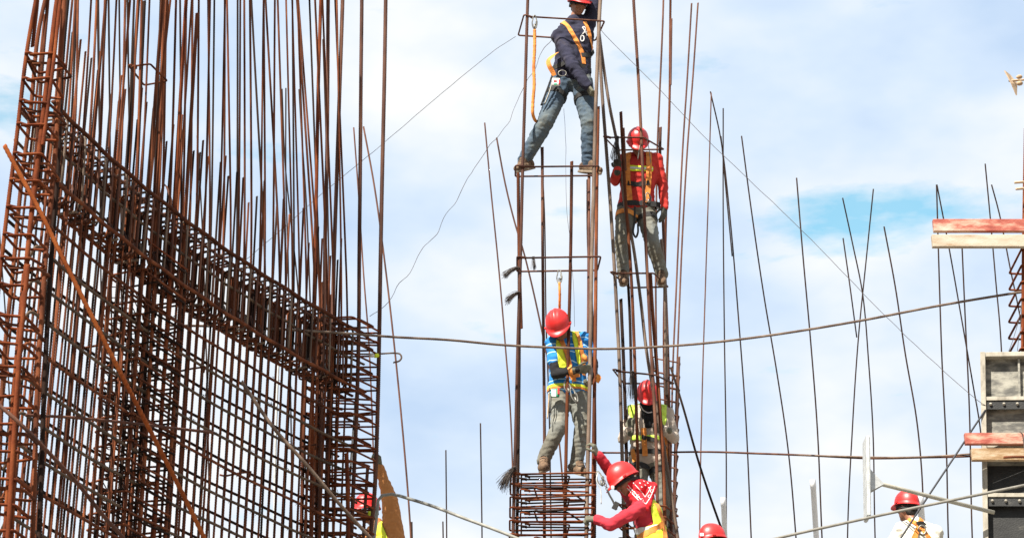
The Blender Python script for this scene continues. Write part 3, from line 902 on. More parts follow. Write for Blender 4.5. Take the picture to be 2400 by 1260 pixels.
ribbed_loose('rebar', 'thick bright orange bar leaning steeply across the near end of the wall', 'rebar',
      px([(10, 340, 12.7), (30, 378, 12.72), (50, 415, 12.75), (92, 492, 12.8), (150, 610, 12.9), (240, 790, 13.1), (340, 985, 13.4), (425, 1150, 13.7), (480, 1262, 13.9), (540, 1390, 14.1)], 0), 0.0158, 'rust_bright', 0.034, 0.20)
loose('rebar', 'brown bar sloping down from the foot of the near column cage', 'rebar',
      px([(-30, 925, 12.6), (45, 990, 12.6), (100, 1045, 12.7), (180, 1130, 12.9), (240, 1205, 13.1), (290, 1262, 13.3), (360, 1360, 13.5)], 0), 0.0135, 'rust_brown', 0.02)
loose('rebar', 'dull brown bar sloping across the lower mesh towards the far wall column', 'rebar',
      px([(566, 893, 16.6), (640, 1000, 16.6), (720, 1090, 16.7), (800, 1185, 16.9), (870, 1262, 17.1), (960, 1370, 17.3)], 0), 0.0155, 'rust_grey', 0.02)
loose('rebar', 'nearly level brown bar tied across the lower left mesh', 'rebar',
      px([(60, 972, 13.6), (160, 977, 13.8), (300, 990, 14.1), (420, 1004, 14.4), (500, 1013, 14.6)], 0), 0.0115, 'rust_brown', 0.02)
loose('rebar', 'hairpin bar bent to a point above the middle of the beam cage', 'rebar',
      px([(362, 520, 15.9), (372, 480, 15.9), (381, 440, 15.9), (386, 433, 15.9), (391, 438, 15.9), (402, 470, 15.9), (397, 520, 15.9)], 0), 0.009, 'rust_brown', 0)
loose('rebar', 'bent hairpin bar hanging at the foot of the near column cage', 'rebar',
      px([(76, 1060, 13.4), (82, 1100, 13.4), (90, 1128, 13.4), (98, 1125, 13.4), (100, 1080, 13.4), (93, 1060, 13.4)], 0), 0.010, 'rust_brown', 0)
loose('rebar', 'short hooked bar sticking out of the far wall column', 'rebar',
      px([(800, 829, 18.6), (880, 829, 18.7), (925, 827, 18.75), (937, 829, 18.75), (941, 837, 18.75), (936, 845, 18.75), (922, 849, 18.75)], 0), 0.009, 'rust_grey', 0.018)
tp = px([(866, 832, 18.66), (876, 832, 18.68), (888, 833, 18.70)], 0)
o = thing('tape_wrap', 'white and yellow tape wrapped on the hooked bar', 'tape'); o.location = tp[0]
def lump(name, pts, radii, mat, parent, sides=10):
    V, Fc = tube([p_ - parent.location for p_ in pts], 1, sides, rad=radii)
    return mesh_obj(name, V, Fc, mat, parent)
lump('white_wrap', [tp[0], tp[0] * .8 + tp[1] * .2, tp[0] * .2 + tp[1] * .8, tp[1]], [.012, .020, .022, .019], 'white_tape', o)
lump('yellow_wrap', [tp[1] * .95 + tp[2] * .05, tp[1] * .8 + tp[2] * .2, tp[1] * .2 + tp[2] * .8, tp[2]], [.018, .025, .022, .011], 'yellow_tape', o)
tp = px([(846, 1193, 18.9), (862, 1201, 18.9), (873, 1207, 18.9)], 0)
o = thing('tape_wrap', 'fat white and yellow taped bundle low in the far wall column', 'tape'); o.location = tp[0]
lump('white_wrap', [tp[0], tp[0] * .8 + tp[1] * .2, tp[0] * .2 + tp[1] * .8, tp[1]], [.015, .030, .037, .035], 'white_tape', o)
lump('yellow_wrap', [tp[1] * .95 + tp[2] * .05, tp[1] * .7 + tp[2] * .3, tp[1] * .2 + tp[2] * .8, tp[2]], [.034, .038, .033, .018], 'yellow_tape', o)
# banded ranging rod inside the far wall column
o = thing('ranging_rod', 'black and white banded rod standing inside the far wall column', 'rod')
pl = px([(842, 800, 18.75), (838, 880, 18.75), (832, 960, 18.75), (826, 1040, 18.75), (820, 1120, 18.75), (812, 1262, 18.75)], 0)
pl = down(pl)
o.location = pl[-1]
q = resample(pl, 0.01)
i = 0; k = 0
while i < len(q) - 2:
    n_ = 14 if k % 2 == 0 else 9
    seg = q[i:i + n_ + 1]
    V, Fc = tube([p_ - o.location for p_ in seg], 0.012, 8)
    mesh_obj('band', V, Fc, 'white_tape' if k % 2 == 0 else 'black_web', o)
    i += n_; k += 1
loose('pipe', 'slim pale grey pipe standing behind the far part of the mesh', 'pipe', down(px([(655, 800), (649, 930), (645, 1060), (643, 1180), (642, 1290)], 18.6)), 0.012, 'galv', 0)

# the long sagging bar that crosses in front of the columns
loose('rebar', 'long thin bar sagging from the wall across both column cages to the form', 'rebar',
      px([(395, 762, 17.2), (500, 764, 17.4), (640, 770, 17.7), (800, 780, 18.0), (920, 789, 18.2), (1050, 796, 18.4), (1180, 808, 18.55), (1300, 814, 18.60), (1420, 817, 18.62), (1560, 811, 18.62), (1650, 804, 18.6), (1800, 786, 18.4), (2000, 754, 18.2), (2200, 716, 18.0), (2330, 694, 17.85), (2420, 680, 17.72)], 0), 0.0125, 'rust_grey', 0.018)
loose('rebar', 'thin level bar passing behind the lower worker to the red timber', 'rebar',
      px([(1400, 1060, 20.4), (1500, 1060, 20.4), (1650, 1058, 20.2), (1780, 1062, 19.6), (1890, 1066, 19.2), (2040, 1073, 18.6), (2160, 1071, 18.1), (2275, 1068, 17.6), (2330, 1064, 17.5)], 0), 0.0105, 'rust_brown', 0.018)
loose('rebar', 'short thin bar lapped onto the level bar beside the red timber', 'rebar',
      px([(1862, 1065, 19.25), (1960, 1068, 18.9), (2100, 1071, 18.3), (2200, 1068, 17.9), (2272, 1063, 17.58)], 0), 0.008, 'rust_grey', 0)
loose('hose', 'grey hose looping down from the far wall column to the stacked stirrups', 'hose',
      px([(872, 1290, 18.95), (880, 1235, 18.95), (884, 1195, 18.95), (886, 1172, 18.95), (896, 1160, 18.95), (918, 1157, 18.9), (960, 1168, 18.85), (1020, 1187, 18.7), (1090, 1214, 18.6), (1150, 1236, 18.55), (1215, 1262, 18.5), (1290, 1300, 18.5), (1350, 1380, 18.5)], 0), 0.0155, 'hose', 0, sides=10)
loose('tube', 'weathered scaffold tube sloping in front of the cream-shirted worker', 'tube',
      px([(1700, 1290, 17.0), (1830, 1258, 17.0), (2000, 1220, 17.0), (2130, 1192, 17.0), (2300, 1157, 17.0), (2440, 1128, 17.05)], 0), 0.0125, 'pole', 0, sides=12)
loose('cable', 'taut black cable slanting down from the form past the cream-shirted worker', 'cable',
      px([(2310, 960, 17.5), (2296, 980, 17.5), (2250, 1050, 17.4), (2170, 1170, 17.3), (2110, 1262, 17.2), (2040, 1370, 17.1)], 0), 0.0085, 'cable', 0)
# thin wires
def wire(label, pts, Y, r=0.0028, amp=0.006):
    V, Fc = tube(resample(px(pts, Y), 0.05), r, 5)
    # small kinks
    V = [v + Vector((amp * noise.noise(v * 5.0 + Vector((3, 1, 2))), 0, amp * noise.noise(v * 6.0))) for v in V]
    tag(mesh_obj('wire', V, Fc, 'tie_wire'), label, 'wire')
wire('thin wire running from the top cage tie down to the wall bars', [(1208, 86, 19.1), (1160, 118, 19.1), (1040, 215, 19), (905, 330, 18.9), (760, 450, 18.7), (640, 555, 18.4), (560, 622, 18.0), (520, 655, 17.3)], 0)
wire('crinkled wire hanging from the navy-shirted worker cage to the wall end column', [(1296, 86, 19.2), (1262, 140, 19.1), (1225, 210, 19.1), (1190, 290, 19), (1140, 350, 19), (1085, 440, 18.9), (1030, 530, 18.9), (985, 600, 18.8), (930, 680, 18.8), (895, 722, 18.8), (868, 745, 18.8)], 0, 0.0028, 0.035)
wire('long wire running from the first column top down to the form edge', [(1402, 62, 18.9), (1420, 84, 18.9), (1480, 145, 18.9), (1560, 225, 18.8), (1650, 320, 18.7), (1760, 425, 18.6), (1900, 560, 18.4), (2050, 715, 18.1), (2180, 840, 17.8), (2292, 938, 17.5), (2310, 950, 17.5)], 0)
wire('fine cord hanging down inside the first column cage', [(1322, 255, 19.1), (1326, 330, 19.1), (1328, 480, 19.1), (1340, 600, 19.1), (1345, 700, 19.1), (1347, 765, 19.05)], 0, 0.002)

# starter bars standing on the slab behind
far = [
    ([(1667, 218), (1661, 430), (1654, 650), (1645, 950), (1640, 1290)], 24.5, 0.0085, 'rust_brown', 0),
    ([(1665, 215), (1690, 330), (1712, 520), (1732, 760), (1748, 980), (1762, 1290)], 25, 0.0095, 'shaded_rust', 0),
    ([(1695, 254), (1695, 500), (1698, 800), (1702, 1050), (1703, 1290)], 25.4, 0.009, 'shaded_rust', 0),
    ([(1690, 320), (1700, 430), (1716, 600)], 25.2, 0.0085, 'shaded_rust', 1),
    ([(1738, 319), (1762, 500), (1790, 690), (1822, 880), (1848, 1060), (1868, 1290)], 25, 0.0095, 'shaded_rust', 0),
    ([(1867, 417), (1882, 600), (1900, 800), (1916, 1010), (1928, 1290)], 25.5, 0.010, 'shaded_rust', 0),
    ([(1975, 464), (1998, 570), (2022, 690), (2036, 850), (2046, 1010), (2052, 1290)], 25, 0.009, 'shaded_rust', 0),
    ([(2047, 443), (2030, 610), (2012, 790), (1998, 1000), (1986, 1290)], 25.3, 0.009, 'shaded_rust', 0),
    ([(1976, 558), (1992, 670), (2008, 790)], 25.2, 0.009, 'shaded_rust', 1),
    ([(2072, 531), (2098, 670), (2122, 830), (2148, 980), (2160, 1100), (2168, 1290)], 25, 0.010, 'shaded_rust', 0),
    ([(2195, 433), (2201, 640), (2208, 850), (2218, 1050), (2224, 1290)], 24, 0.0095, 'shaded_rust', 0),
    ([(2196, 433), (2226, 590), (2256, 760), (2282, 910), (2297, 1000), (2320, 1290)], 24.2, 0.009, 'shaded_rust', 0),
    ([(2254, 560), (2262, 740), (2272, 960), (2280, 1290)], 24.1, 0.0095, 'shaded_rust', 0),
    ([(2309, 384), (2320, 500), (2334, 660), (2346, 800), (2362, 1290)], 24.4, 0.009, 'shaded_rust', 0),
    ([(2324, 433), (2342, 500), (2366, 620), (2400, 800), (2440, 1290)], 24, 0.009, 'shaded_rust', 0),
    ([(1136, 288), (1150, 440), (1170, 640), (1186, 830), (1196, 960), (1206, 1290)], 22.5, 0.0095, 'rust_brown', 0),
    ([(1164, 323), (1184, 430), (1206, 520), (1230, 600), (1269, 770), (1300, 940), (1330, 1290)], 21.5, 0.010, 'rust_brown', 0),
    ([(1268, 345), (1276, 500), (1280, 760), (1287, 960), (1292, 1290)], 22.2, 0.0085, 'shaded_rust', 0),
    ([(1126, 991), (1128, 1120), (1130, 1290)], 23, 0.0085, 'shaded_rust', 0),
    ([(1045, 1054), (1046, 1160), (1047, 1290)], 23.5, 0.0085, 'shaded_rust', 0),
    ([(1038, 1221), (1039, 1290)], 22.5, 0.0085, 'shaded_rust', 0),
    ([(829, 299), (840, 450), (852, 640), (866, 830), (880, 1290)], 21.0, 0.009, 'rust_brown', 0),
    ([(852, 297), (878, 440), (900, 600), (922, 790), (942, 990), (958, 1180), (964, 1290)], 21.0, 0.0105, 'rust_brown', 0),
    ([(965, 1222), (966, 1290)], 21.5, 0.010, 'shaded_rust', 0),
    ([(661, 209), (668, 380), (682, 520), (700, 700), (720, 1290)], 22.0, 0.0095, 'shaded_rust', 0),
    ([(670, 207), (670, 420), (676, 640), (684, 1290)], 22.3, 0.0095, 'shaded_rust', 0),
    ([(701, 210), (708, 330), (720, 520), (740, 1290)], 22.1, 0.0105, 'shaded_rust', 0),
    ([(757, 93), (762, 240), (768, 480), (780, 1290)], 22.0, 0.0105, 'shaded_rust', 0),
    ([(462, 318), (470, 450), (480, 700), (490, 1290)], 22.2, 0.0095, 'shaded_rust', 0),
    ([(-6, 480), (4, 620), (14, 760), (30, 1290)], 20.0, 0.0085, 'shaded_rust', 0),
    ([(1572, 860), (1600, 950), (1640, 1090), (1690, 1235), (1720, 1310)], 21.4, 0.0125, 'shaded_rust', 0),
]
LB = {0: 'straight upright dark starter bar against the sky with no neighbour touching it',
      }
lbl = ['thin brown starter bar of the forked pair right of the two columns', 'dark starter bar bowing out of the forked pair right of the columns',
       'plain upright starter bar beside the forked pair', 'short spare bar lapped against the bowed starter bar',
       'long bowed starter bar leaning left between forked pair and white pipe', 'lone gently bowed starter bar above the taller white pipe',
       'bowed starter bar crossing a straight leaning one to make an X', 'straight leaning starter bar crossing a bowed one to make an X',
       'short spare bar lapped beside the X of starter bars', 'bowed starter bar passing close behind the cream-shirted worker',
       'upright starter bar of the pair meeting above the red timbers', 'slanting starter bar of the pair meeting above the red timbers',
       'starter bar rising to the underside of the upper white timber', 'tallest thin starter bar rising past the upper timbers',
       'slanting thin starter bar behind the upper timbers and the form', 'tall bowed thin bar in the open sky left of the first column',
       'slanting thin bar running behind the first column left post', 'dark thin bar standing behind the first column',
       'short thin bar left of the stacked stirrups, the taller of two', 'short thin bar left of the stacked stirrups, the lower of two',
       'very short bar stub beside the hanging hose', 'thin bar rising between the two thick posts of the far wall column',
       'long slanting thin bar in the sky right of the far wall column', 'bar stub below the tan-sleeved worker elbow',
       'thin grey bar leaning to its upright twin behind the wall bars', 'thin grey upright bar beside its leaning twin behind the wall bars',
       'thin grey bar behind the wall bars, left of the thick posts', 'thin grey bar behind the thick posts, reaching highest of the grey ones',
       'thin grey bar behind the middle wall bars', 'thin dark bar left of the near column cage',
       'dark diagonal brace bar behind the worker in the black scarf']
for (pl, Y, r, mt_, fl), lb in zip(far, lbl):
    pts = px(pl, Y)
    if not fl: pts = down(pts)
    loose('starter_bar', lb, 'rebar', pts, r, mt_, 0, 'thin bars standing on the slab', 6)

# white plastic pipes standing on the slab
for (u, v, Y, r, lb) in ((1695, 1166, 23.5, 0.030, 'short white plastic pipe above the lone red helmet'), (1905, 1124, 23.0, 0.032, 'taller white plastic pipe standing alone against the sky'),
                         (2156, 1163, 21.5, 0.036, 'white plastic pipe behind the cream-shirted worker head')):
    p0 = P(u, v, Y)
    t = thing('plastic_pipe', lb, 'pipe', 'white pipes on the slab'); t.location = (p0.x, p0.y, DECK)
    h = p0.z - DECK
    V, Fc = tube([Vector((0, 0, -.02)), Vector((0, 0, h - .10)), Vector((0, 0, h - .10)), Vector((0, 0, h))], r, 14, rad=[r, r, r * 1.12, r * 1.12])
    mesh_obj('pipe_wall', V[:], Fc[:-2], 'pvc', t)
    V, Fc = tube([Vector((0, 0, h)), Vector((0, 0, h)), Vector((0, 0, h - .3))], r, 14, rad=[r * 1.12, r * .98, r * .98])
    mesh_obj('pipe_bore', V, Fc[:-2], 'pvc', t)

# ---------------------------------------------------------------- steel form at the right edge
p_tl = P(2297, 822, 17.5)
form = thing('column_form', 'cement-splashed steel column form with ribs and rows of holes', 'formwork')
ang = -math.atan2(p_tl.x, p_tl.y)            # its flank runs along the line of sight
FR = Matrix.Rotation(ang, 3, 'Z')
TILT = math.radians(4.3)             # it stands slightly out of plumb
FRL = FR.to_4x4()
form.rotation_euler = (0, TILT, ang)
HT = p_tl.z - DECK
_b = FR @ Vector((HT * math.sin(TILT), 0, 0))
form.location = (p_tl.x - _b.x, p_tl.y - _b.y, DECK)
W = 1.15
DP = 0.10
# x across, y into the scene (0 = front edge of the ribs), z up
def fbox(nm, x0, x1, y0, y1, z0, z1, mat, bev=0.004):
    return box(nm, ((x0 + x1) / 2, (y0 + y1) / 2, (z0 + z1) / 2), x1 - x0, y1 - y0, z1 - z0, mat, form, bevel=bev)
def vz(v):        # photo row on the form's front -> height above slab
    return P(2310, v, 17.5).z - DECK
box('face_sheet', (W / 2, DP + .004, (HT + .0) / 2 - .006), W - .004, .008, HT - .012, 'form', form)
box('lower_face_sheet', (W / 2, DP - .004, vz(1080) / 2), W - .10, .006, vz(1080) - .01, 'form_shaded', form)  # its black stands for the shadow over the lower panel
fbox('side_rail', 0, .045, 0, DP - .002, 0, HT, 'form_rim')
fbox('side_rail', W - .045, W, 0, DP - .002, 0, HT, 'form_rim')
fbox('top_rail', .047, W - .047, .004, DP - .002, HT - .045, HT - .002, 'form_rim')
ribz = [vz(930), vz(1040), vz(1155), vz(1275), vz(1400)]
for zr in ribz:
    fbox('rib', .047, W - .047, .010, DP - .002, zr - .018, zr + .018, 'form_rim')
    # rib's lip coloured black for its shadow band; pale discs stand for daylit holes
    for kx in range(10):
        x = .085 + kx * .117
        V, Fc = tube([Vector((x, .004, zr - .055)), Vector((x, .020, zr - .055))], 0.013, 10)
        bo = mesh_obj('hole_disc', V, Fc, 'form_rim', form)
        box('hole_slot', (x, .0025, zr - .056), .022, .002, .004, 'form_shaded', bo)
    fbox('rib_lip', .047, W - .047, .022, .030, zr - .10, zr - .019, 'form_shaded', .001)
for xs in (.34, .64, .94):
    fbox('stiffener', xs - .010, xs + .010, .050, DP - .002, ribz[0] + .019, HT - .047, 'form')
box('side_sheet', (-.002 + .006, DP + .44, HT / 2 - .03), .012, .86, HT - .06, 'form_rim', form)
box('back_sheet', (W / 2, DP + .88, HT / 2 - .03), W - .03, .012, HT - .06, 'form', form)
box('side_sheet', (W - .006, DP + .44, HT / 2 - .03), .012, .86, HT - .06, 'form_rim', form)

# timbers clamped round the form
def timber(label, u0, v0, u1, v1, hpx, Y, mat, dep=.055):
    a0, a1 = P(u0, v0, Y), P(u1, v1, Y)
    hh = (P(u0, v0, Y) - P(u0, v0 + hpx, Y)).length
    d = (a1 - a0)
    R = Matrix.Rotation(math.atan2(d.y, d.x), 3, 'Z')
    t = thing('timber', label, 'timber', 'timbers clamped to the form')
    t.location = (a0 + a1) / 2
    b_ = box('plank', (0, dep / 2, -hh / 2), d.length, dep, hh, mat, t, R=R, bevel=0.006)
    return t
tA = timber('upper red painted timber with flaking paint above the white one', 2187, 515, 2560, 510, 28, 17.55, 'red_wood')
tB = timber('upper pale timber under the flaking red one', 2184, 550, 2560, 548, 28, 17.53, 'white_wood')
tC = timber('lower faded red timber clamped across the form', 2261, 1014, 2560, 1012, 26, 17.38, 'red_wood')
tD = timber('lower worn brown timber beneath the faded red one', 2277, 1049, 2560, 1049, 28, 17.36, 'brown_wood')
loose('rebar', 'short rusty bar stub lying against the brown timber', 'rebar', px([(2352, 1071, 17.3), (2380, 1070, 17.3), (2450, 1070, 17.3)], 0), 0.012, 'rust', 0.018)
wire('rusty wire looped round the faded red timber', [(2390, 1010, 17.33), (2396, 1016, 17.34), (2400, 1040, 17.33), (2402, 1070, 17.31)], 0, 0.006)
# tie wires from the cage down to the form
wire('brown wire hung from the caged column to the form top', [(2396, 705, 17.66), (2388, 745, 17.66), (2376, 790, 17.6), (2364, 822, 17.56)], 0)
wire('second brown wire hung from the caged column to the form top', [(2395, 712, 17.66), (2392, 760, 17.64), (2384, 822, 17.57)], 0)

# push-pull prop with a plate end
t = thing('form_prop', 'pale prop tube ending in an upright perforated plate', 'prop')
a0, a1 = P(2036, 1126, 17.2), P(2330, 1200, 17.42)
t.location = a0
V, Fc = tube([Vector((0, 0, 0)), (a1 - a0) * .02, (a1 - a0) * .10, (a1 - a0) * .11, (a1 - a0)], 1, 14, rad=[.030, .030, .024, .0185, .0185])
mesh_obj('tube', V, Fc, 'cream_tube', t)
pt, pb = P(2030, 1028, 17.2) - a0, P(2033, 1216, 17.2) - a0
axd = (pt - pb)
ctr = (pt + pb) / 2
Rz = axd.to_track_quat('Z', 'X').to_matrix()
Vp, Fp = box_verts(ctr, .034, .22, axd.length, Rz)
pl_ = mesh_obj('plate', Vp, Fp, 'galv', t, smooth=False)
bm = bmesh.new(); bm.from_mesh(pl_.data)
bmesh.ops.bevel(bm, geom=list(bm.edges), offset=.008, segments=2, affect='EDGES'); bm.to_mesh(pl_.data); bm.free()
for k in range(13):
    f_ = (k + .5) / 13
    c_ = pb + (pt - pb) * f_ + Rz @ Vector((0, -.112, 0))
    V, Fc = tube([c_, c_ + Rz @ Vector((0, -.006, 0))], .008, 8)
    mesh_obj('stud', V, Fc, 'galv', t)
for sx in (-1, 1):
    g0 = Vector((.02, .06 * sx, .0))
    V = [Vector((0.01, .03 * sx, .10)), Vector((0.01, .03 * sx, -.10)), Vector((.13, .012 * sx, -.035)), Vector((0.01, .042 * sx, .10)), Vector((0.01, .042 * sx, -.10)), Vector((.13, .024 * sx, -.035))]
    mesh_obj('gusset', V, [(0, 1, 2), (5, 4, 3), (0, 3, 4, 1), (1, 4, 5, 2), (2, 5, 3, 0)], 'galv', t, smooth=False)

# tie rods poking from the caged column at the right edge
t = thing('tie_rod', 'cement-splashed tie rod with a triangular washer plate at the frame edge', 'tie rod')
a0 = P(2372, 190, 17.5)
t.location = a0
e1 = P(2440, 184, 17.7) - a0
V, Fc = ribbed([Vector((-.03, 0, 0)), e1, e1 * 2.2], 0.011, 0.016, 8)
mesh_obj('rod', V, Fc, 'tan_plate', t)
c_ = [P(2353, 166, 17.42) - a0, P(2369, 196, 17.42) - a0, P(2381, 224, 17.46) - a0, P(2382, 196, 17.62) - a0, P(2366, 176, 17.6) - a0]
th = Vector((.012, .004, .004))
n5 = len(c_)
V = [p_ for p_ in c_] + [p_ + th for p_ in c_]
mesh_obj('plate', V, [tuple(range(n5))[::-1], tuple(range(n5, 2 * n5))] + [(i, (i + 1) % n5, n5 + (i + 1) % n5, n5 + i) for i in range(n5)], 'tan_plate', t, smooth=False)
for (u, v, rr) in ((2388, 181, .022), (2389, 196, .024)):
    q0 = P(u - 4, v, 17.5) - a0; q1 = P(u + 6, v - 1, 17.53) - a0
    V, Fc = tube([q0, q0 * .7 + q1 * .3, q0 * .3 + q1 * .7, q1], 1, 8, rad=[rr * .6, rr, rr, rr * .6])
    mesh_obj('wing_nut', V, Fc, 'tan_plate', t)
for v, lb in ((428, 'upper short threaded rod end poking from the caged column'), (443, 'lower short threaded rod end poking from the caged column')):
    loose('tie_rod', lb, 'tie rod', px([(2378 + (3 if v > 430 else 0), v, 17.6), (2420, v - 3, 17.7), (2480, v - 5, 17.8)], 0), 0.012, 'tan_plate', 0.014)
# ---------------------------------------------------------------- people
def rc(p1, r1, p2, r2, sides=12):
    """closed round cone between two points"""
    p1, p2 = Vector(p1), Vector(p2)
    d = p2 - p1
    ln_ = d.length
    d = d / ln_ if ln_ > 1e-6 else Vector((0, 0, 1))
    pts, rad = [], []
    for k in range(5):
        a = PI / 2 * k / 4
        pts.append(p1 - d * r1 * math.cos(a)); rad.append(max(r1 * math.sin(a), 1e-4))
    for k in range(5):
        a = PI / 2 * k / 4
        pts.append(p2 + d * r2 * math.sin(a)); rad.append(max(r2 * math.cos(a), 1e-4))
    return tube(pts, 1, sides, rad=rad)

def ell(c, R, sx, sy, sz):
    """ellipsoid with axes R's columns"""
    V, Fc = [], []
    n, m_ = 16, 10
    for i in range(m_ + 1):
        ph = PI * i / m_
        for k in range(n):
            th = 2 * PI * k / n
            rr = max(math.sin(ph), 1e-3)
            V.append(Vector(c) + R @ Vector((sx * rr * math.cos(th), sy * rr * math.sin(th), sz * math.cos(ph))))
    for i in range(m_):
        for k in range(n):
            Fc.append((i * n + k, (i + 1) * n + k, (i + 1) * n + (k + 1) % n, i * n + (k + 1) % n))
    Fc.append(tuple(range(n))); Fc.append(tuple(m_ * n + k for k in range(n))[::-1])
    return V, Fc

def blob(name, prims, voxel, mat, parent, smooth=3, wr=0.0, freq=(14, 14, 24), seed=0.0, sub=False):
    """one continuous skin over all the primitives"""
    V, Fc = [], []
    for v_, f_ in prims:
        o_ = len(V)
        V += [tuple(x) for x in v_]
        Fc += [tuple(x + o_ for x in f3) for f3 in f_]
    me = bpy.data.meshes.new(name + '_src')
    me.from_pydata(V, [], Fc)
    o = bpy.data.objects.new(name + '_src', me)
    COL.objects.link(o)
    m1 = o.modifiers.new('r', 'REMESH'); m1.mode = 'VOXEL'; m1.voxel_size = voxel
    m2 = o.modifiers.new('s', 'SMOOTH'); m2.factor = 0.5; m2.iterations = smooth
    dg = bpy.context.evaluated_depsgraph_get()
    dg.update()
    me2 = bpy.data.meshes.new_from_object(o.evaluated_get(dg))
    bpy.data.objects.remove(o); bpy.data.meshes.remove(me)
    me2.name = name
    if wr:
        sv = Vector((seed * 7.3, seed * 3.1, seed))
        n_ = [v.normal.copy() for v in me2.vertices]
        for v, nn in zip(me2.vertices, n_):
            c = Vector((v.co.x * freq[0], v.co.y * freq[1], v.co.z * freq[2])) + sv
            a = noise.noise(c + noise.noise_vector(c * 0.4) * 1.2)
            b_ = 1 - abs(noise.noise(c * 0.75 + Vector((9, 2, 4)))) * 2.4
            v.co += nn * wr * (a * 0.7 + b_ * 0.55 - .25)
    me2.materials.clear()
    me2.materials.append(M[mat] if isinstance(mat, str) else mat)
    me2.polygons.foreach_set('use_smooth', [True] * len(me2.polygons))
    ob = bpy.data.objects.new(name, me2)
    off = parent.location
    me2.transform(Matrix.Translation(-off))
    return link(ob, parent)

def frame(fwd, up):
    f_ = Vector(fwd).normalized()
    u_ = Vector(up)
    r_ = f_.cross(u_).normalized()         # wearer's right when looking along fwd
    u_ = r_.cross(f_).normalized()
    return Matrix((r_, f_, u_)).transposed()   # x right, y forward, z up

def hard_hat(parent, c, R, mat='hat', band='black_web', s=1.0):
    """shell with a peak, rolled rim, crown ridges, plus cradle band and rear knob"""
    n, m_ = 56, 14
    V, Fc = [], []
    for i in range(m_ + 1):
        ph = (PI / 2) * i / m_
        for k in range(n):
            th = 2 * PI * k / n
            x, y = math.cos(th), math.sin(th)
            z_ = math.cos(ph)
            rr = math.sin(ph) ** 0.92
            X, Y_, Z_ = 0.116 * rr * x, 0.142 * rr * y, 0.150 * z_ ** 0.85 if z_ > 0 else 0
            # centre ridge and a ridge either side, running front to back
            if rr < 0.97:
                g_ = math.exp(-(X / 0.016) ** 2) * 0.009 + math.exp(-((abs(X) - 0.042) / 0.010) ** 2) * 0.004
                g_ *= max(0.0, 1 - rr ** 3)
                Z_ += g_; 
            V.append(Vector((X, Y_, Z_)))
    # rim and peak rings
    for (w_, dz, pk) in ((0.006, -0.004, 0.4), (0.012, -0.010, 1.0), (0.012, -0.018, 1.02)):
        for k in range(n):
            th = 2 * PI * k / n
            x, y = math.cos(th), math.sin(th)
            fr_ = max(0.0, y) ** 3.0
            ext = w_ + 0.048 * pk * fr_
            V.append(Vector(((0.116 + ext * .6) * x, (0.142 + ext) * y, dz - 0.020 * pk * fr_ + 0.006 * (1 - abs(y)))))
    rows = m_ + 4
    for i in range(rows - 1):
        for k in range(n):
            Fc.append((i * n + k, i * n + (k + 1) % n, (i + 1) * n + (k + 1) % n, (i + 1) * n + k))
    V = [Vector(c) + R @ (v * s) - parent.location for v in V]
    o = mesh_obj('hard_hat', V, [f_[::-1] for f_ in Fc], mat, parent)
    sm = o.modifiers.new('shell', 'SOLIDIFY'); sm.thickness = 0.0035; sm.offset = -1
    # cradle band and ratchet
    bp = []
    for k in range(24):
        th = 2 * PI * k / 24
        bp.append(Vector((0.096 * math.cos(th), 0.118 * math.sin(th), -0.022 - (0.022 if math.sin(th) < -.2 else 0))))
    V, Fc = [], []
    for k, p_ in enumerate(bp):
        for dz in (0, -.026):
            V.append(Vector(c) + R @ ((p_ + Vector((0, 0, dz))) * s) - parent.location)
    for k in range(24):
        k2 = (k + 1) % 24
        Fc.append((k * 2, k2 * 2, k2 * 2 + 1, k * 2 + 1))
    b_ = mesh_obj('cradle_band', V, Fc, band, o)
    sm = b_.modifiers.new('w', 'SOLIDIFY'); sm.thickness = 0.004
    kc = Vector((0, -0.122, -0.055))
    V, Fc = tube([Vector(c) + R @ ((kc + Vector((0, .006, 0))) * s) - parent.location, Vector(c) + R @ ((kc + Vector((0, -.016, 0))) * s) - parent.location], .021, 12)
    mesh_obj('ratchet_knob', V, Fc, band, o)
    for sx in (-1, 1):     # accessory slots at the sides
        V, Fc = box_verts((0, 0, 0), .016, .034, .012)
        V = [Vector(c) + R @ ((v + Vector((.121 * sx, .03, .006))) * s) - parent.location for v in V]
        mesh_obj('accessory_slot', V, Fc, mat, o, smooth=False)
    return o

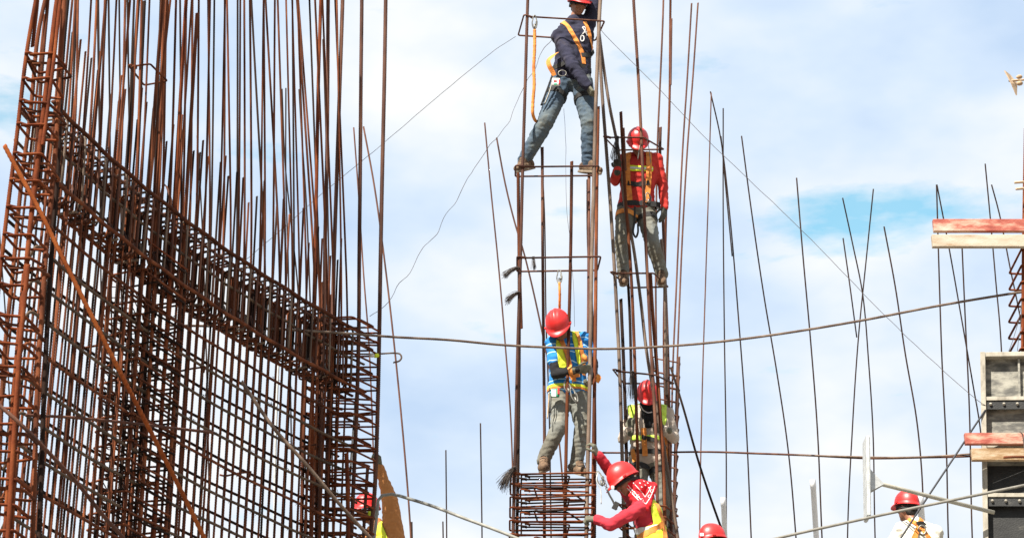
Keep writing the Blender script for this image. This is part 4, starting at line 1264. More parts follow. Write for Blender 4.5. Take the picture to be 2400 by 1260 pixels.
def hand(parent, wrist, d, n, mat, side=1, curl=(45, 60, 40), spread=1.0, name='glove', cuff=True):
    """gloved hand: wrist position, finger direction d, palm normal n (towards what is held); side=+1/-1 puts the thumb on d x n's side"""
    d = Vector(d).normalized()
    n = Vector(n); n = (n - d * n.dot(d)).normalized()
    s = d.cross(n).normalized() * side
    w = Vector(wrist)
    pr = []
    kn = []
    for i, o_ in enumerate((0.030, 0.010, -0.010, -0.029)):
        kn.append(w + d * (0.092 - abs(i - 1.2) * .004) + s * o_ * spread)
    for i in range(4):
        pr.append(rc(w + s * (0.018 - .012 * i), 0.020, kn[i], 0.0155, 10))
    lens = ((.042, .027, .022), (.047, .030, .024), (.043, .028, .023), (.034, .022, .019))
    for i in range(4):
        p_ = kn[i]; ang = 0.0
        for j in range(3):
            ang += math.radians(curl[j] + (i - 1.5) * 2)
            dd = d * math.cos(ang) + n * math.sin(ang)
            q = p_ + dd * lens[i][j]
            pr.append(rc(p_, .0118 - .001 * j, q, .0108 - .001 * j, 8))
            p_ = q
    t0 = w + d * .025 + s * .022 + n * .006
    t1 = t0 + (s * .75 + d * .62 + n * .35).normalized() * .042
    t2 = t1 + (s * .15 + d * .75 + n * .65).normalized() * .034
    t3 = t2 + (-s * .25 + d * .6 + n * .75).normalized() * .026
    pr += [rc(t0, .019, t1, .0135, 8), rc(t1, .0132, t2, .012, 8), rc(t2, .012, t3, .0105, 8)]
    if cuff:
        pr.append(rc(w - d * .035, .036, w + d * .012, .030, 12))
    return blob(name, pr, 0.0046, mat, parent, 2, 0.0012, (60, 60, 60))

def boot(parent, ankle, toe, mat, knee, up=(0, 0, 1)):
    a, t_ = Vector(ankle), Vector(toe)
    f_ = (t_ - a); 
    ln_ = f_.length
    R = frame(f_ / ln_, up)
    X, Y_, Z_ = R @ Vector((1, 0, 0)), R @ Vector((0, 1, 0)), R @ Vector((0, 0, 1))
    heel = a - Y_ * .055 - Z_ * .075
    ball = a + Y_ * .125 - Z_ * .080
    tip = a + Y_ * .185 - Z_ * .085
    sd = (Vector(knee) - a).normalized()
    pr = [rc(a + sd * .09, .048, a - Z_ * .02, .053), rc(a - Z_ * .02, .053, heel + Z_ * .01, .043),
          rc(a - Z_ * .005 + Y_ * .02, .050, ball, .040), rc(heel, .040, ball + X * .012, .042), rc(heel, .040, ball - X * .012, .042),
          rc(ball + X * .012, .042, tip + X * .004, .036), rc(ball - X * .012, .042, tip - X * .004, .036)]
    o = blob('boot', pr, 0.009, mat, parent, 2, 0.003, (30, 30, 30))
    # sole
    V, Fc = [], []
    outl = []
    for k in range(24):
        th = 2 * PI * k / 24
        y = math.sin(th); x = math.cos(th)
        wdt = .046 if y > 0 else .038
        outl.append(Y_ * (.062 + .165 * y) + X * (wdt * x * (1 + .12 * math.sin(th * 2))))
    base = a - Z_ * .128
    for dz in (0, .022):
        for q in outl: V.append(base + q + Z_ * dz - parent.location)
    n = 24
    Fc = [tuple(range(n))[::-1], tuple(range(n, 2 * n))] + [(k, (k + 1) % n, n + (k + 1) % n, n + k) for k in range(n)]
    mesh_obj('sole', V, Fc, 'sole', o, smooth=False)
    # laces
    for k in range(4):
        c_ = a + Y_ * (.045 + .022 * k) + Z_ * (.035 - .022 * k)
        V, Fc = tube([c_ - X * .026 - parent.location, c_ + Z_ * .012 - parent.location, c_ + X * .026 - parent.location], .0035, 5)
        mesh_obj('lace', V, Fc, 'black_web', o)
    return o

class Person:
    def __init__(self, label, J, sp):
        """J: joints in world space. sp: clothing spec"""
        self.t = t = thing('person', label, 'person')
        self.J = J; self.sp = sp
        foot = min((J['ankleR'], J['ankleL']), key=lambda p_: p_.z)
        t.location = Vector(((J['ankleR'].x + J['ankleL'].x) / 2, (J['ankleR'].y + J['ankleL'].y) / 2, foot.z - .13))
        bpy.context.view_layer.update()
        self.hitters = []
        self.build()

    def build(self):
        J, sp, t = self.J, self.sp, self.t
        sh = (J['shoulderL'] - J['shoulderR'])
        lat = sh.normalized()
        hipl = (J['hipL'] - J['hipR']).normalized()
        chest, pel, neck, head = J['chest'], J['pelvis'], J['neck'], J['head']
        waist = chest * .42 + pel * .58 + sp.get('waist_off', Vector((0, 0, 0)))
        HR = frame(sp['face'], sp.get('head_up', (0, 0, 1)))
        hX, hY, hZ = HR @ Vector((1, 0, 0)), HR @ Vector((0, 1, 0)), HR @ Vector((0, 0, 1))
        self.HR = HR
        def torso(e):
            pr = []
            for s_ in (-1, 1):
                l0 = (lat * .5 + hipl * .5).normalized()
                pr += [rc(pel + hipl * s_ * .075, .108 + e, waist + l0 * s_ * .065, .100 + e),
                       rc(waist + l0 * s_ * .065, .100 + e, chest + lat * s_ * .082, .112 + e),
                       rc(chest + lat * s_ * .082, .112 + e, chest * .4 + (J['shoulderR'] if s_ < 0 else J['shoulderL']) * .45 + neck * .15, .082 + e),
                       rc(chest * .25 + (J['shoulderR'] if s_ < 0 else J['shoulderL']) * .75, .072 + e, (J['shoulderR'] if s_ < 0 else J['shoulderL']), .062 + e),
                       rc((J['shoulderR'] if s_ < 0 else J['shoulderL']) * .7 + neck * .3, .052 + e, neck * .9 + chest * .1, .054 + e)]
            pr.append(rc(pel, .11 + e, chest, .115 + e))
            return pr
        def arm(s_, e, upto=1.0):
            S, E_, W_ = J['shoulder' + s_], J['elbow' + s_], J['wrist' + s_]
            W2 = E_ + (W_ - E_) * upto
            return [rc(S, .058 + e, E_, .044 + e), rc(E_, .045 + e, W2, .034 + (1 - upto) * .01 + e * (1.0 if e > 0 else 1.6))]
        def leg(s_, e):
            H, K, A_ = J['hip' + s_], J['knee' + s_], J['ankle' + s_]
            return [rc(H, .090 + e, K, .058 + e), rc(K, .058 + e, K * .55 + A_ * .45, .054 + e), rc(K * .55 + A_ * .45, .052 + e, A_, .040 + e)]
        # --- body: one continuous skin, head with face
        pr = torso(-.012)
        for s_ in 'RL':
            pr += arm(s_, -.006) + leg(s_, -.008)
            d_ = (J['wrist' + s_] - J['elbow' + s_]).normalized()
            pr.append(rc(J['wrist' + s_] - d_ * .01, .022, J['wrist' + s_] + d_ * .004, .016))
        pr.append(rc(neck - (head - neck) * .25, .060, head - hZ * .06 - hY * .015, .050))
        pr.append(ell(head, HR, .076, .096, .112))
        pr.append(ell(head - hZ * .062 + hY * .030, HR, .052, .058, .055))       # jaw
        pr.append(ell(head - hZ * .100 + hY * .062, HR, .024, .022, .020))       # chin
        pr.append(rc(head + hY * .088 + hZ * .015, .010, head + hY * .112 - hZ * .026, .0145))   # nose
        pr.append(ell(head + hY * .084 - hZ * .060, HR, .026, .012, .008))       # upper lip
        pr.append(ell(head + hY * .080 - hZ * .073, HR, .022, .012, .008))       # lower lip
        pr.append(ell(head + hY * .082 + hZ * .026, HR, .050, .014, .009))       # brow
        for s_ in (-1, 1):
            pr.append(ell(head + hX * s_ * .078 - hY * .008 - hZ * .008, HR, .011, .022, .032))   # ears
            pr.append(ell(head + hX * s_ * .038 + hY * .066 - hZ * .028, HR, .024, .022, .024))   # cheeks
        self.body = blob('body', pr, 0.0085, 'skin', t, 2)
        for s_ in (-1, 1):
            V, Fc = ell(head + hX * s_ * .030 + hY * .084 + hZ * .006 - t.location, HR, .013, .011, .009)
            mesh_obj('eye', V, Fc, 'eye', self.body)
        # hair at the nape
        pr = [ell(head - hY * .012 + hZ * .022, HR, .080, .096, .100), ell(head - hY * .055 - hZ * .045, HR, .062, .048, .048)]
        hr = blob('hair', pr, 0.009, 'hair', t, 2, .002, (60, 60, 60))
        # --- shirt
        long_sleeve = sp.get('sleeve', 'long') == 'long'
        pr = torso(.019 + sp.get('bulk', 0))
        for s_ in 'RL':
            if long_sleeve:
                pr += arm(s_, .013 + sp.get('bulk', 0), .95)
                if sp.get('fat') and s_ == 'L':
                    S, E_, W_ = J['shoulderL'], J['elbowL'], J['wristL']
                    pr += [rc(S, .112, E_, .082), rc(E_, .082, E_ * .2 + W_ * .8, .046)]
            else:
                S, E_ = J['shoulder' + s_], J['elbow' + s_]
                pr += [rc(S, .074, S * .42 + E_ * .58, .074)]
        if sp.get('hood'):
            for a_ in range(7):
                th = math.radians(-30 + a_ * 40)
                pr.append(rc(neck + lat * .075 * math.cos(th) - hY * .05 * math.sin(th) + Vector((0, 0, .012)), .030, neck + lat * .08 * math.cos(th + .5) - hY * .055 * math.sin(th + .5) + Vector((0, 0, .012)), .030))
        else:
            pr.append(rc(neck - (neck - chest) * .12, .068, neck + (head - neck) * .12, .062))
        self.shirt = blob('shirt', pr, 0.010, sp['shirt'], t, 3, sp.get('wr', .010) * .8, seed=sp.get('seed', 1))
        self.hitters.append(self.shirt)
        if not long_sleeve:
            for s_ in 'RL':
                pr = [rc(J['shoulder' + s_] * .6 + J['elbow' + s_] * .4, .055, J['elbow' + s_], .051), rc(J['elbow' + s_], .051, J['wrist' + s_], .038)]
                self.hitters.append(blob('sleeve', pr, .009, sp.get('under', 'black_cloth'), t, 2, .006))
        # --- trousers
        pr = []
        for s_ in (-1, 1):
            pr.append(rc(pel + hipl * s_ * .075 + Vector((0, 0, -.01)), .118, waist * .55 + pel * .45 + hipl * s_ * .068, .112))
        for s_ in 'RL':
            pr += leg(s_, .022 + sp.get('bulk', 0))
            A_, K = J['ankle' + s_], J['knee' + s_]
            pr.append(rc(K * .35 + A_ * .65, .070, A_ + (A_ - K).normalized() * .035, .068))
        pr.append(rc(J['hipR'], .105, J['hipL'], .105))
        self.trousers = blob('trousers', pr, 0.010, sp['trousers'], t, 3, .0085, (14, 14, 30), seed=sp.get('seed', 1) + 4)
        self.hitters.append(self.trousers)
        # --- boots, gloves, helmet
        for s_ in 'RL':
            boot(t, J['ankle' + s_], J['toe' + s_], sp.get('boot', 'boot'), J['knee' + s_])
        self.hat = hard_hat(t, head + hZ * .036 + hY * .004, HR, s=sp.get('hat_s', 1.0))

    def bvh(self, objs=None):
        V, Fc = [], []
        for o in (objs or self.hitters):
            off = len(V)
            V += [v.co + self.t.location for v in o.data.vertices]
            Fc += [tuple(i + off for i in p_.vertices) for p_ in o.data.polygons]
        return BVHTree.FromPolygons(V, Fc)

    def strap(self, name, pl, width, mat, back=False, off=0.005, parent=None, objs=None, thick=.003, through=None):
        """webbing laid over the clothes along photo pixels (front) or along the far side (back)"""
        b_ = through or self.bvh(objs)
        dens = resample([Vector((u, v, 0)) for u, v in pl], 2.0)
        L_, Nn = [], []
        for q in dens:
            d = ray(q.x, q.y).normalized()
            if back:
                hit = b_.ray_cast(CAM + d * 40, -d)
            else:
                hit = b_.ray_cast(CAM, d)
            if hit[0] is not None:
                L_.append(hit[0]); Nn.append(hit[1])
        if len(L_) < 3: return None
        # even out bumps
        for _ in range(3):
            L_ = [L_[0]] + [(L_[i - 1] + L_[i] * 2 + L_[i + 1]) / 4 for i in range(1, len(L_) - 1)] + [L_[-1]]
            Nn = [Nn[0]] + [(Nn[i - 1] + Nn[i] * 2 + Nn[i + 1]).normalized() for i in range(1, len(Nn) - 1)] + [Nn[-1]]
        return self.ribbon(name, L_, Nn, width, mat, off, thick, parent)

    def ribbon(self, name, L_, Nn, width, mat, off=0.005, thick=.003, parent=None):
        V, Fc = [], []
        n = len(L_)
        for i in range(n):
            tn = (L_[min(i + 1, n - 1)] - L_[max(i - 1, 0)]).normalized()
            s_ = tn.cross(Nn[i]).normalized()
            for (a, h) in ((-1, off), (1, off), (1, off + thick), (-1, off + thick)):
                V.append(L_[i] + s_ * a * width / 2 + Nn[i] * h - self.t.location)
        for i in range(n - 1):
            for k in range(4):
                Fc.append((i * 4 + k, i * 4 + (k + 1) % 4, (i + 1) * 4 + (k + 1) % 4, (i + 1) * 4 + k))
        Fc += [(3, 2, 1, 0), tuple((n - 1) * 4 + k for k in range(4))]
        return mesh_obj(name, V, Fc, mat, parent or self.t, smooth=False)

    def belt(self, name, cpix, Y, width, mat, tiltdir=None, off=.006, parent=None):
        """band all the way round the body at a height"""
        c = P(cpix[0], cpix[1], Y)
        b_ = self.bvh([self.shirt, self.trousers])
        L_, Nn = [], []
        for k in range(49):
            th = 2 * PI * k / 48
            d = Vector((math.cos(th), math.sin(th), 0))
            z = 0
            if tiltdir is not None: z = d.dot(Vector(tiltdir))
            c2 = c + Vector((0, 0, z * .15))
            h = None
            hit = b_.ray_cast(c2 + d * .34, -d)
            if hit[0] is not None:
                L_.append(hit[0]); Nn.append(d.copy())
        if len(L_) > 8:
            for _ in range(4):
                L_ = [L_[0]] + [(L_[i - 1] + L_[i] * 2 + L_[i + 1]) / 4 for i in range(1, len(L_) - 1)] + [L_[-1]]
            return self.ribbon(name, L_, Nn, width, mat, off, .004, parent)

    def thigh_loop(self, s_, f_, width, mat, parent=None):
        H, K = self.J['hip' + s_], self.J['knee' + s_]
        c = H * (1 - f_) + K * f_
        ax = (K - H).normalized()
        a = ax.orthogonal().normalized(); b2 = ax.cross(a)
        b_ = self.bvh([self.trousers])
        L_, Nn = [], []
        for k in range(33):
            th = 2 * PI * k / 32
            d = a * math.cos(th) + b2 * math.sin(th)
            hit = b_.ray_cast(c, d)
            if hit[0] is not None and (hit[0] - c).length < .16:
                L_.append(hit[0]); Nn.append(d)
        if len(L_) > 8:
            self.ribbon('leg_strap', L_, Nn, width, mat, .004, .004, parent)

    def patch(self, name, poly, mat, src=None, off=.006, back=False, parent=None, both=False):
        """cloth panel: the part of a garment inside a photo polygon, lifted off it and given thickness"""
        src = src or self.shirt
        me = src.data
        def inside(x, y):
            c = False
            j = len(poly) - 1
            for i in range(len(poly)):
                xi, yi = poly[i]; xj, yj = poly[j]
                if (yi > y) != (yj > y) and x < (xj - xi) * (y - yi) / (yj - yi) + xi: c = not c
                j = i
            return c
        keep = []
        for p_ in me.polygons:
            w = p_.center + self.t.location
            f_ = p_.normal.dot((w - CAM).normalized())
            if not both and ((f_ > 0.15) != back) and not (f_ < .15 and not back): continue
            if not both and back and f_ < -.15: continue
            u, v = proj(w)
            if inside(u, v): keep.append(p_)
        if len(keep) < 4: return None
        # keep the one largest connected piece
        byv = {}
        for n_, p_ in enumerate(keep):
            for i in p_.vertices: byv.setdefault(i, []).append(n_)
        seen, best = set(), []
        for n_ in range(len(keep)):
            if n_ in seen: continue
            st_, comp = [n_], []
            seen.add(n_)
            while st_:
                q = st_.pop(); comp.append(q)
                for i in keep[q].vertices:
                    for z_ in byv[i]:
                        if z_ not in seen:
                            seen.add(z_); st_.append(z_)
            if len(comp) > len(best): best = comp
        keep = [keep[q] for q in best]
        idx = {}
        V, Fc = [], []
        for p_ in keep:
            fc = []
            for i in p_.vertices:
                if i not in idx:
                    idx[i] = len(V)
                    vv = me.vertices[i]
                    V.append(vv.co + vv.normal * off)
                fc.append(idx[i])
            Fc.append(tuple(fc))
        # even out the cut edge
        ec = {}
        for fc in Fc:
            for q in range(len(fc)):
                e_ = tuple(sorted((fc[q], fc[(q + 1) % len(fc)])))
                ec[e_] = ec.get(e_, 0) + 1
        nb = {}
        for (q, z_), c in ec.items():
            if c == 1:
                nb.setdefault(q, []).append(z_); nb.setdefault(z_, []).append(q)
        for _ in range(8):
            new = {q: V[q] * .4 + (V[ns[0]] + V[ns[1]]) * .3 for q, ns in nb.items() if len(ns) == 2}
            for q, p_ in new.items(): V[q] = p_
        o = mesh_obj(name, V, Fc, mat, parent or self.t)
        sm = o.modifiers.new('t', 'SOLIDIFY'); sm.thickness = .003; sm.offset = 1
        return o

    def line(self, name, pts, r, mat, parent=None, sides=8, rad=None, step=.02):
        q = resample(pts, step)
        rr = None
        if rad: rr = [r * (1 + .25 * noise.noise(Vector((i * .7, 3, 1)))) for i in range(len(q))]
        V, Fc = tube([p_ - self.t.location for p_ in q], r, sides, rad=rr)
        return mesh_obj(name, V, Fc, mat, parent or self.t)

    def snap_hook(self, top, bottom, w=.022, parent=None):
        """oval steel hook with a gate"""
        a, b_ = Vector(top), Vector(bottom)
        d = (b_ - a).normalized()
        s_ = d.cross(Vector((0, 1, 0))).normalized()
        c = (a + b_) / 2; h = (b_ - a).length / 2
        pts = [c + d * h * math.cos(k * PI / 10) * 1.0 + s_ * w * math.sin(k * PI / 10) * (1.0 if math.cos(k * PI / 10) > -.3 else .8) for k in range(20)]
        V, Fc = tube([p_ - self.t.location for p_ in pts], .0065, 7, closed=True)
        o = mesh_obj('snap_hook', V, Fc, 'steel', parent or self.t)
        V, Fc = tube([c + d * h * .5 + s_ * w * .6 - self.t.location, c - d * h * .55 + s_ * w * .55 - self.t.location], .005, 6)
        mesh_obj('gate', V, Fc, 'steel', o)
        V, Fc = tube([c + d * h * .3 - self.t.location, c + d * h * 1.1 - self.t.location], .011, 8)
        mesh_obj('swivel', V, Fc, 'steel', o)
        return o

    def small_box(self, name, u, v, Y, w, h, dep, mat, rot=0.0, parent=None, bev=.006):
        c = P(u, v, Y) - self.t.location
        return box(name, c, w, dep, h, mat, parent or self.t, R=Matrix.Rotation(rot, 3, 'Y'), bevel=bev)

def joints(Y0, **k):
    return {n: P(q[0], q[1], Y0 + (q[2] if len(q) > 2 else 0)) for n, q in k.items()}

def along(a, b):
    return (Vector(b) - Vector(a)).normalized()

TOCAM = Vector((0, -1, 0))

# ---- 1: navy hooded shirt, feet astride the open cage
J = joints(19.05, head=(1356, 11, -.06), neck=(1346, 47, .0), chest=(1347, 90, .0), pelvis=(1338, 180, .02),
           shoulderR=(1311, 86, -.05), shoulderL=(1378, 56, .02), elbowR=(1343, 155, -.20), wristR=(1377, 203, -.24),
           elbowL=(1397, 2, .02), wristL=(1404, -62, -.10), hipR=(1315, 193, .02), hipL=(1363, 193, .02),
           kneeR=(1280, 284, -.10), kneeL=(1381, 288, -.06), ankleR=(1231, 371, .06), ankleL=(1379, 378, .06), toeR=(1196, 378, -.10), toeL=(1425, 382, -.10))
w1 = Person('worker in a navy hooded shirt and blue jeans astride the open cage', J,
            dict(face=(.28, -.85, -.42), shirt='navy', trousers='jeans', hood=True, boot='boot', seed=2, wr=.012, bulk=.010))
hand(w1.t, J['wristR'], along(J['elbowR'], P(1390, 226, 18.82)), (.75, .25, .0), 'glove', side=-1, curl=(48, 62, 45))
hand(w1.t, J['wristL'], (0.0, -.2, 1), (0, -1, 0), 'glove', side=1, curl=(50, 62, 40))
w1.strap('harness_strap', [(1316, 50), (1330, 62), (1346, 88), (1358, 110), (1365, 128), (1368, 150)], .046, 'orange_web')
w1.strap('harness_strap', [(1370, 52), (1378, 70), (1384, 96), (1388, 120), (1391, 150)], .042, 'orange_web')
w1.strap('harness_strap', [(1316, 50), (1325, 90), (1332, 150)], .044, 'orange_web', back=True)
w1.strap('harness_strap', [(1372, 50), (1362, 90), (1350, 150)], .044, 'orange_web', back=True)
w1.strap('chest_strap', [(1362, 130), (1375, 130), (1390, 130)], .050, 'black_web', off=.010)
w1.strap('chest_buckle', [(1384, 120), (1386, 130), (1387, 140)], .050, 'black_web', off=.016, thick=.012)
w1.belt('waist_belt', (1330, 166), 19.06, .055, 'black_web')
w1.thigh_loop('R', .36, .055, 'black_web'); w1.thigh_loop('L', .42, .055, 'black_web')
# loose orange webbing standing off the hip
p_ = px([(1306, 124, 18.92), (1296, 131, 18.85), (1285, 143, 18.83), (1288, 156, 18.83), (1296, 170, 18.85), (1299, 178, 18.86)], 0)
w1.ribbon('harness_strap', resample(p_, .02), [Vector((-.5, -.8, .2)).normalized()] * len(resample(p_, .02)), .05, 'orange_web', 0, .003)
# tape measure on the belt
tm = w1.small_box('tape_measure', 1303, 193, 18.82, .085, .085, .045, 'white_tape', bev=.016)
w1.small_box('tape_label', 1301, 190, 18.794, .034, .016, .003, 'red_plastic', parent=tm, bev=0)
w1.small_box('tape_label', 1302, 197, 18.794, .030, .016, .003, 'green_plastic', parent=tm, bev=0)
w1.small_box('belt_clip', 1311, 193, 18.80, .016, .05, .03, 'red_plastic', parent=tm, bev=.003)
w1.line('tool', px([(1294, 178), (1284, 205), (1268, 247)], 18.85), .009, 'black_web'); w1.line('tool', px([(1297, 182), (1288, 215), (1276, 245)], 18.84), .008, 'steel')
ring = [P(1318, 172, 18.85) + Vector((.042 * math.cos(a), 0, .035 * math.sin(a))) for a in [2 * PI * k / 14 for k in range(14)]]
V, Fc = tube([q - w1.t.location for q in ring], .006, 6, closed=True); mesh_obj('d_ring', V, Fc, 'steel', w1.t)
# chest print: looped white letters reading down the chest
for pl_ in ([(1362, 84), (1360, 90), (1362, 97), (1367, 96), (1369, 90), (1367, 84), (1362, 83)], [(1366, 66), (1371, 74), (1376, 84)], [(1365, 80), (1370, 75), (1372, 68), (1369, 62), (1365, 66)], [(1371, 78), (1376, 74), (1377, 66)], [(1374, 62), (1378, 66), (1379, 72)]):
    w1.strap('chest_lettering', pl_, .011, 'print_white', off=.003, thick=.001)
# lanyard from the cage tie to behind the knee
ln = w1.line('lanyard', px([(1253, 70, 18.78), (1253, 110, 18.80), (1251, 160, 18.82), (1252, 200, 18.83), (1249, 240, 18.85), (1249, 268, 18.88), (1255, 283, 18.95), (1264, 285, 19.02), (1270, 280, 19.08)], 0), .0165, 'orange_web', rad=True, step=.012)
w1.snap_hook(P(1253, 36, 18.76), P(1253, 68, 18.78), .026, parent=ln)

# ---- 2: red shirt, standing in the second cage
J = joints(19.85, head=(1495, 338, -.10), neck=(1499, 366, .02), chest=(1497, 404, .0), pelvis=(1491, 484, .02),
           shoulderR=(1464, 376, .0), shoulderL=(1537, 374, .0), elbowR=(1442, 424, -.10), wristR=(1447, 397, -.30),
           elbowL=(1553, 432, .03), wristL=(1558, 488, -.06), hipR=(1468, 496, .02), hipL=(1513, 496, .02),
           kneeR=(1458, 566, -.08), kneeL=(1529, 570, -.08), ankleR=(1461, 634, .02), ankleL=(1549, 634, .02), toeR=(1459, 646, -.20), toeL=(1552, 646, -.20))
w2 = Person('worker in a plain red shirt with reflective band and orange harness', J,
            dict(face=(.0, -.62, -.60), shirt='red_shirt', trousers='jeans_pale', seed=5, wr=.012))
hand(w2.t, J['wristR'], (.05, -.1, 1), (.0, 1, .1), 'glove_dark', side=1, curl=(48, 60, 45))
hand(w2.t, J['wristL'], (-.18, -.25, -1), (-.6, .5, 0), 'glove_dark', side=-1, curl=(12, 18, 14))
w2.patch('reflective_band', [(1462, 387), (1530, 390), (1530, 403), (1462, 400)], 'neon', off=.005)
w2.patch('reflective_band', [(1462, 391), (1530, 394), (1530, 398.8), (1462, 395.8)], 'silver', off=.0085)
for pl_ in ([(1474, 352), (1471, 380), (1472, 420), (1476, 470)], [(1520, 352), (1521, 385), (1519, 430), (1514, 474)]):
    w2.strap('harness_strap', pl_, .060, 'orange_web', off=.010)
    w2.strap('harness_strap', pl_, .050, 'orange_web', back=True, off=.010)
w2.strap('chest_strap', [(1472, 430), (1490, 432), (1505, 431), (1521, 429)], .050, 'black_web', off=.014)
w2.belt('waist_belt', (1492, 486), 19.86, .06, 'black_web')
w2.thigh_loop('R', .18, .06, 'orange_web'); w2.thigh_loop('L', .26, .06, 'black_web')
w2.line('strap_tail', px([(1488, 484), (1487, 520), (1484, 545), (1490, 556), (1495, 545), (1495, 525)], 19.66), .011, 'black_web')
w2.snap_hook(P(1517, 452, 19.66), P(1521, 474, 19.66), .030)
w2.line('chin_strap', px([(1512, 318, 19.62), (1517, 330, 19.60), (1522, 355, 19.62), (1525, 382, 19.66)], 0), .004, 'steel')
w2.line('lanyard', px([(1495, 374, 19.58), (1498, 352, 19.56), (1503, 326, 19.56)], 0), .006, 'steel')

# ---- 3: blue polo over black sleeves, standing on the stacked stirrups
J = joints(19.02, head=(1311, 768, -.14), neck=(1331, 792, .0), chest=(1333, 832, .0), pelvis=(1330, 915, .04),
           shoulderR=(1296, 803, -.02), shoulderL=(1369, 795, .06), elbowR=(1302, 876, -.12), wristR=(1352, 866, -.28),
           elbowL=(1391, 853, .12), wristL=(1391, 888, -.02), hipR=(1312, 926, .03), hipL=(1353, 926, .05),
           kneeR=(1310, 1000, -.06), kneeL=(1366, 998, .02), ankleR=(1277, 1070, .04), ankleL=(1352, 1080, .12), toeR=(1264, 1078, -.18), toeL=(1376, 1086, .0))
w3 = Person('worker in a blue striped polo over black sleeves standing on stacked stirrups', J,
            dict(face=(-.10, -.62, -.64), head_up=(-.12, 0, 1), shirt='polo', sleeve='short', under='black_cloth', trousers='jeans_mud', boot='boot', seed=8, hat_s=1.06))
hand(w3.t, J['wristR'], (1, -.05, .06), (.0, .6, .4), 'glove', side=1, curl=(30, 62, 45))
hand(w3.t, J['wristL'], (-.35, -.5, -.8), (-.5, -.3, 0), 'glove', side=-1, curl=(40, 55, 40))
w3.patch('vest_panel', [(1303, 794), (1311, 800), (1319, 818), (1326, 842), (1330, 862), (1308, 862), (1306, 830)], 'neon', off=.008)
w3.patch('vest_panel', [(1340, 766), (1349, 778), (1357, 812), (1361, 852), (1354, 856), (1347, 822), (1341, 790)], 'neon', off=.008)
w3.patch('vest_back', [(1300, 770), (1362, 770), (1366, 900), (1305, 900)], 'neon', off=.008, back=True)
w3.strap('harness_strap', [(1313, 790), (1322, 815), (1332, 845), (1340, 875), (1345, 895)], .046, 'orange_web', off=.014)
w3.strap('harness_strap', [(1346, 770), (1356, 795), (1362, 825), (1366, 850), (1366, 880)], .040, 'orange_web', off=.014)
w3.belt('waist_belt', (1331, 911), 19.05, .028, 'neon')
w3.belt('waist_belt', (1331, 916), 19.05, .026, 'orange_web', off=.008)
w3.strap('harness_strap', [(1336, 885), (1346, 880), (1356, 878)], .05, 'orange_web', off=.02)
p_ = px([(1398, 878, 18.9), (1404, 884, 18.88), (1398, 895, 18.9)], 0)
w3.ribbon('harness_strap', resample(p_, .02), [Vector((.2, -1, 0)).normalized()] * len(resample(p_, .02)), .045, 'orange_web', 0, .003)
# yellow roll pouch at the elbow
V, Fc = tube([P(1366, 832, 18.82) - w3.t.location, P(1371, 838, 18.80) - w3.t.location, P(1374, 846, 18.80) - w3.t.location], .024, 10, rad=[.018, .026, .020]); mesh_obj('strap_roll', V, Fc, 'orange_web', w3.t)
tm = w3.small_box('tape_measure', 1301, 920, 18.84, .085, .085, .05, 'green_plastic', bev=.014)
w3.small_box('tape_label', 1298, 920, 18.812, .045, .07, .004, 'white_tape', parent=tm, bev=0)
w3.small_box('belt_clip', 1309, 917, 18.81, .02, .06, .03, 'red_plastic', parent=tm, bev=.003)
w3.snap_hook(P(1325, 893, 18.80), P(1334, 918, 18.79), .030)
w3.snap_hook(P(1338, 908, 18.78), P(1352, 942, 18.77), .028)
w3.line('tool', px([(1288, 905, 18.84), (1285, 950, 18.84), (1283, 980, 18.84)], 0), .006, 'tan_plate'); w3.line('tool', px([(1292, 920, 18.84), (1291, 945, 18.83), (1290, 966, 18.83)], 0), .005, 'black_web')
ln = w3.line('lanyard', px([(1311, 662, 18.84), (1312, 690, 18.86), (1312, 725, 18.95), (1322, 770, 19.22), (1332, 810, 19.22)], 0), .013, 'orange_web', rad=True, step=.015)
w3.snap_hook(P(1311, 632, 18.98), P(1311, 664, 18.86), .026, parent=ln)
w3.line('boot_lace', px([(1363, 1084, 18.95), (1372, 1084, 18.93), (1370, 1092, 18.93), (1360, 1092, 18.93), (1352, 1090, 18.94)], 0), .004, 'black_web')

# ---- 4: beige shirt, black scarf, green vest
J = joints(20.1, head=(1518, 932, -.12), neck=(1521, 955, .0), chest=(1521, 998, .0), pelvis=(1519, 1074, .02),
           shoulderR=(1482, 968, .0), shoulderL=(1562, 968, .0), elbowR=(1460, 1028, -.10), wristR=(1478, 1006, -.30),
           elbowL=(1580, 1026, -.06), wristL=(1560, 1007, -.30), hipR=(1498, 1086, .02), hipL=(1541, 1086, .02),
           kneeR=(1496, 1160, -.06), kneeL=(1556, 1164, -.02), ankleR=(1500, 1232, .0), ankleL=(1566, 1238, .02), toeR=(1494, 1242, -.22), toeL=(1570, 1246, -.2))
w4 = Person('worker with a black scarf under the helmet and green vest over beige sleeves', J,
            dict(face=(-.02, -.66, -.56), shirt='beige', trousers='jeans_pale', seed=12, wr=.014))
hand(w4.t, J['wristR'], (.05, -.12, 1), (.35, 1, .1), 'glove', side=1, curl=(45, 60, 45))
hand(w4.t, J['wristL'], (-1, -.1, .12), (0, .7, .2), 'glove', side=-1, curl=(40, 62, 45))
HRw = w4.HR; hd = J['head']
pr = [ell(hd - HRw @ Vector((0, -.012, .075)), HRw, .086, .104, .075), rc(J['neck'] + Vector((0, -.03, .03)), .078, J['chest'] + Vector((0, -.085, .05)), .085), rc(J['chest'] + Vector((0, -.085, .06)), .08, J['chest'] + Vector((-.01, -.115, -.03)), .040),
      rc(hd - HRw @ Vector((0, .05, .02)), .080, J['neck'] + Vector((0, .05, -.02)), .085)]
scf = blob('scarf', pr, .010, 'black_cloth', w4.t, 3, .010)
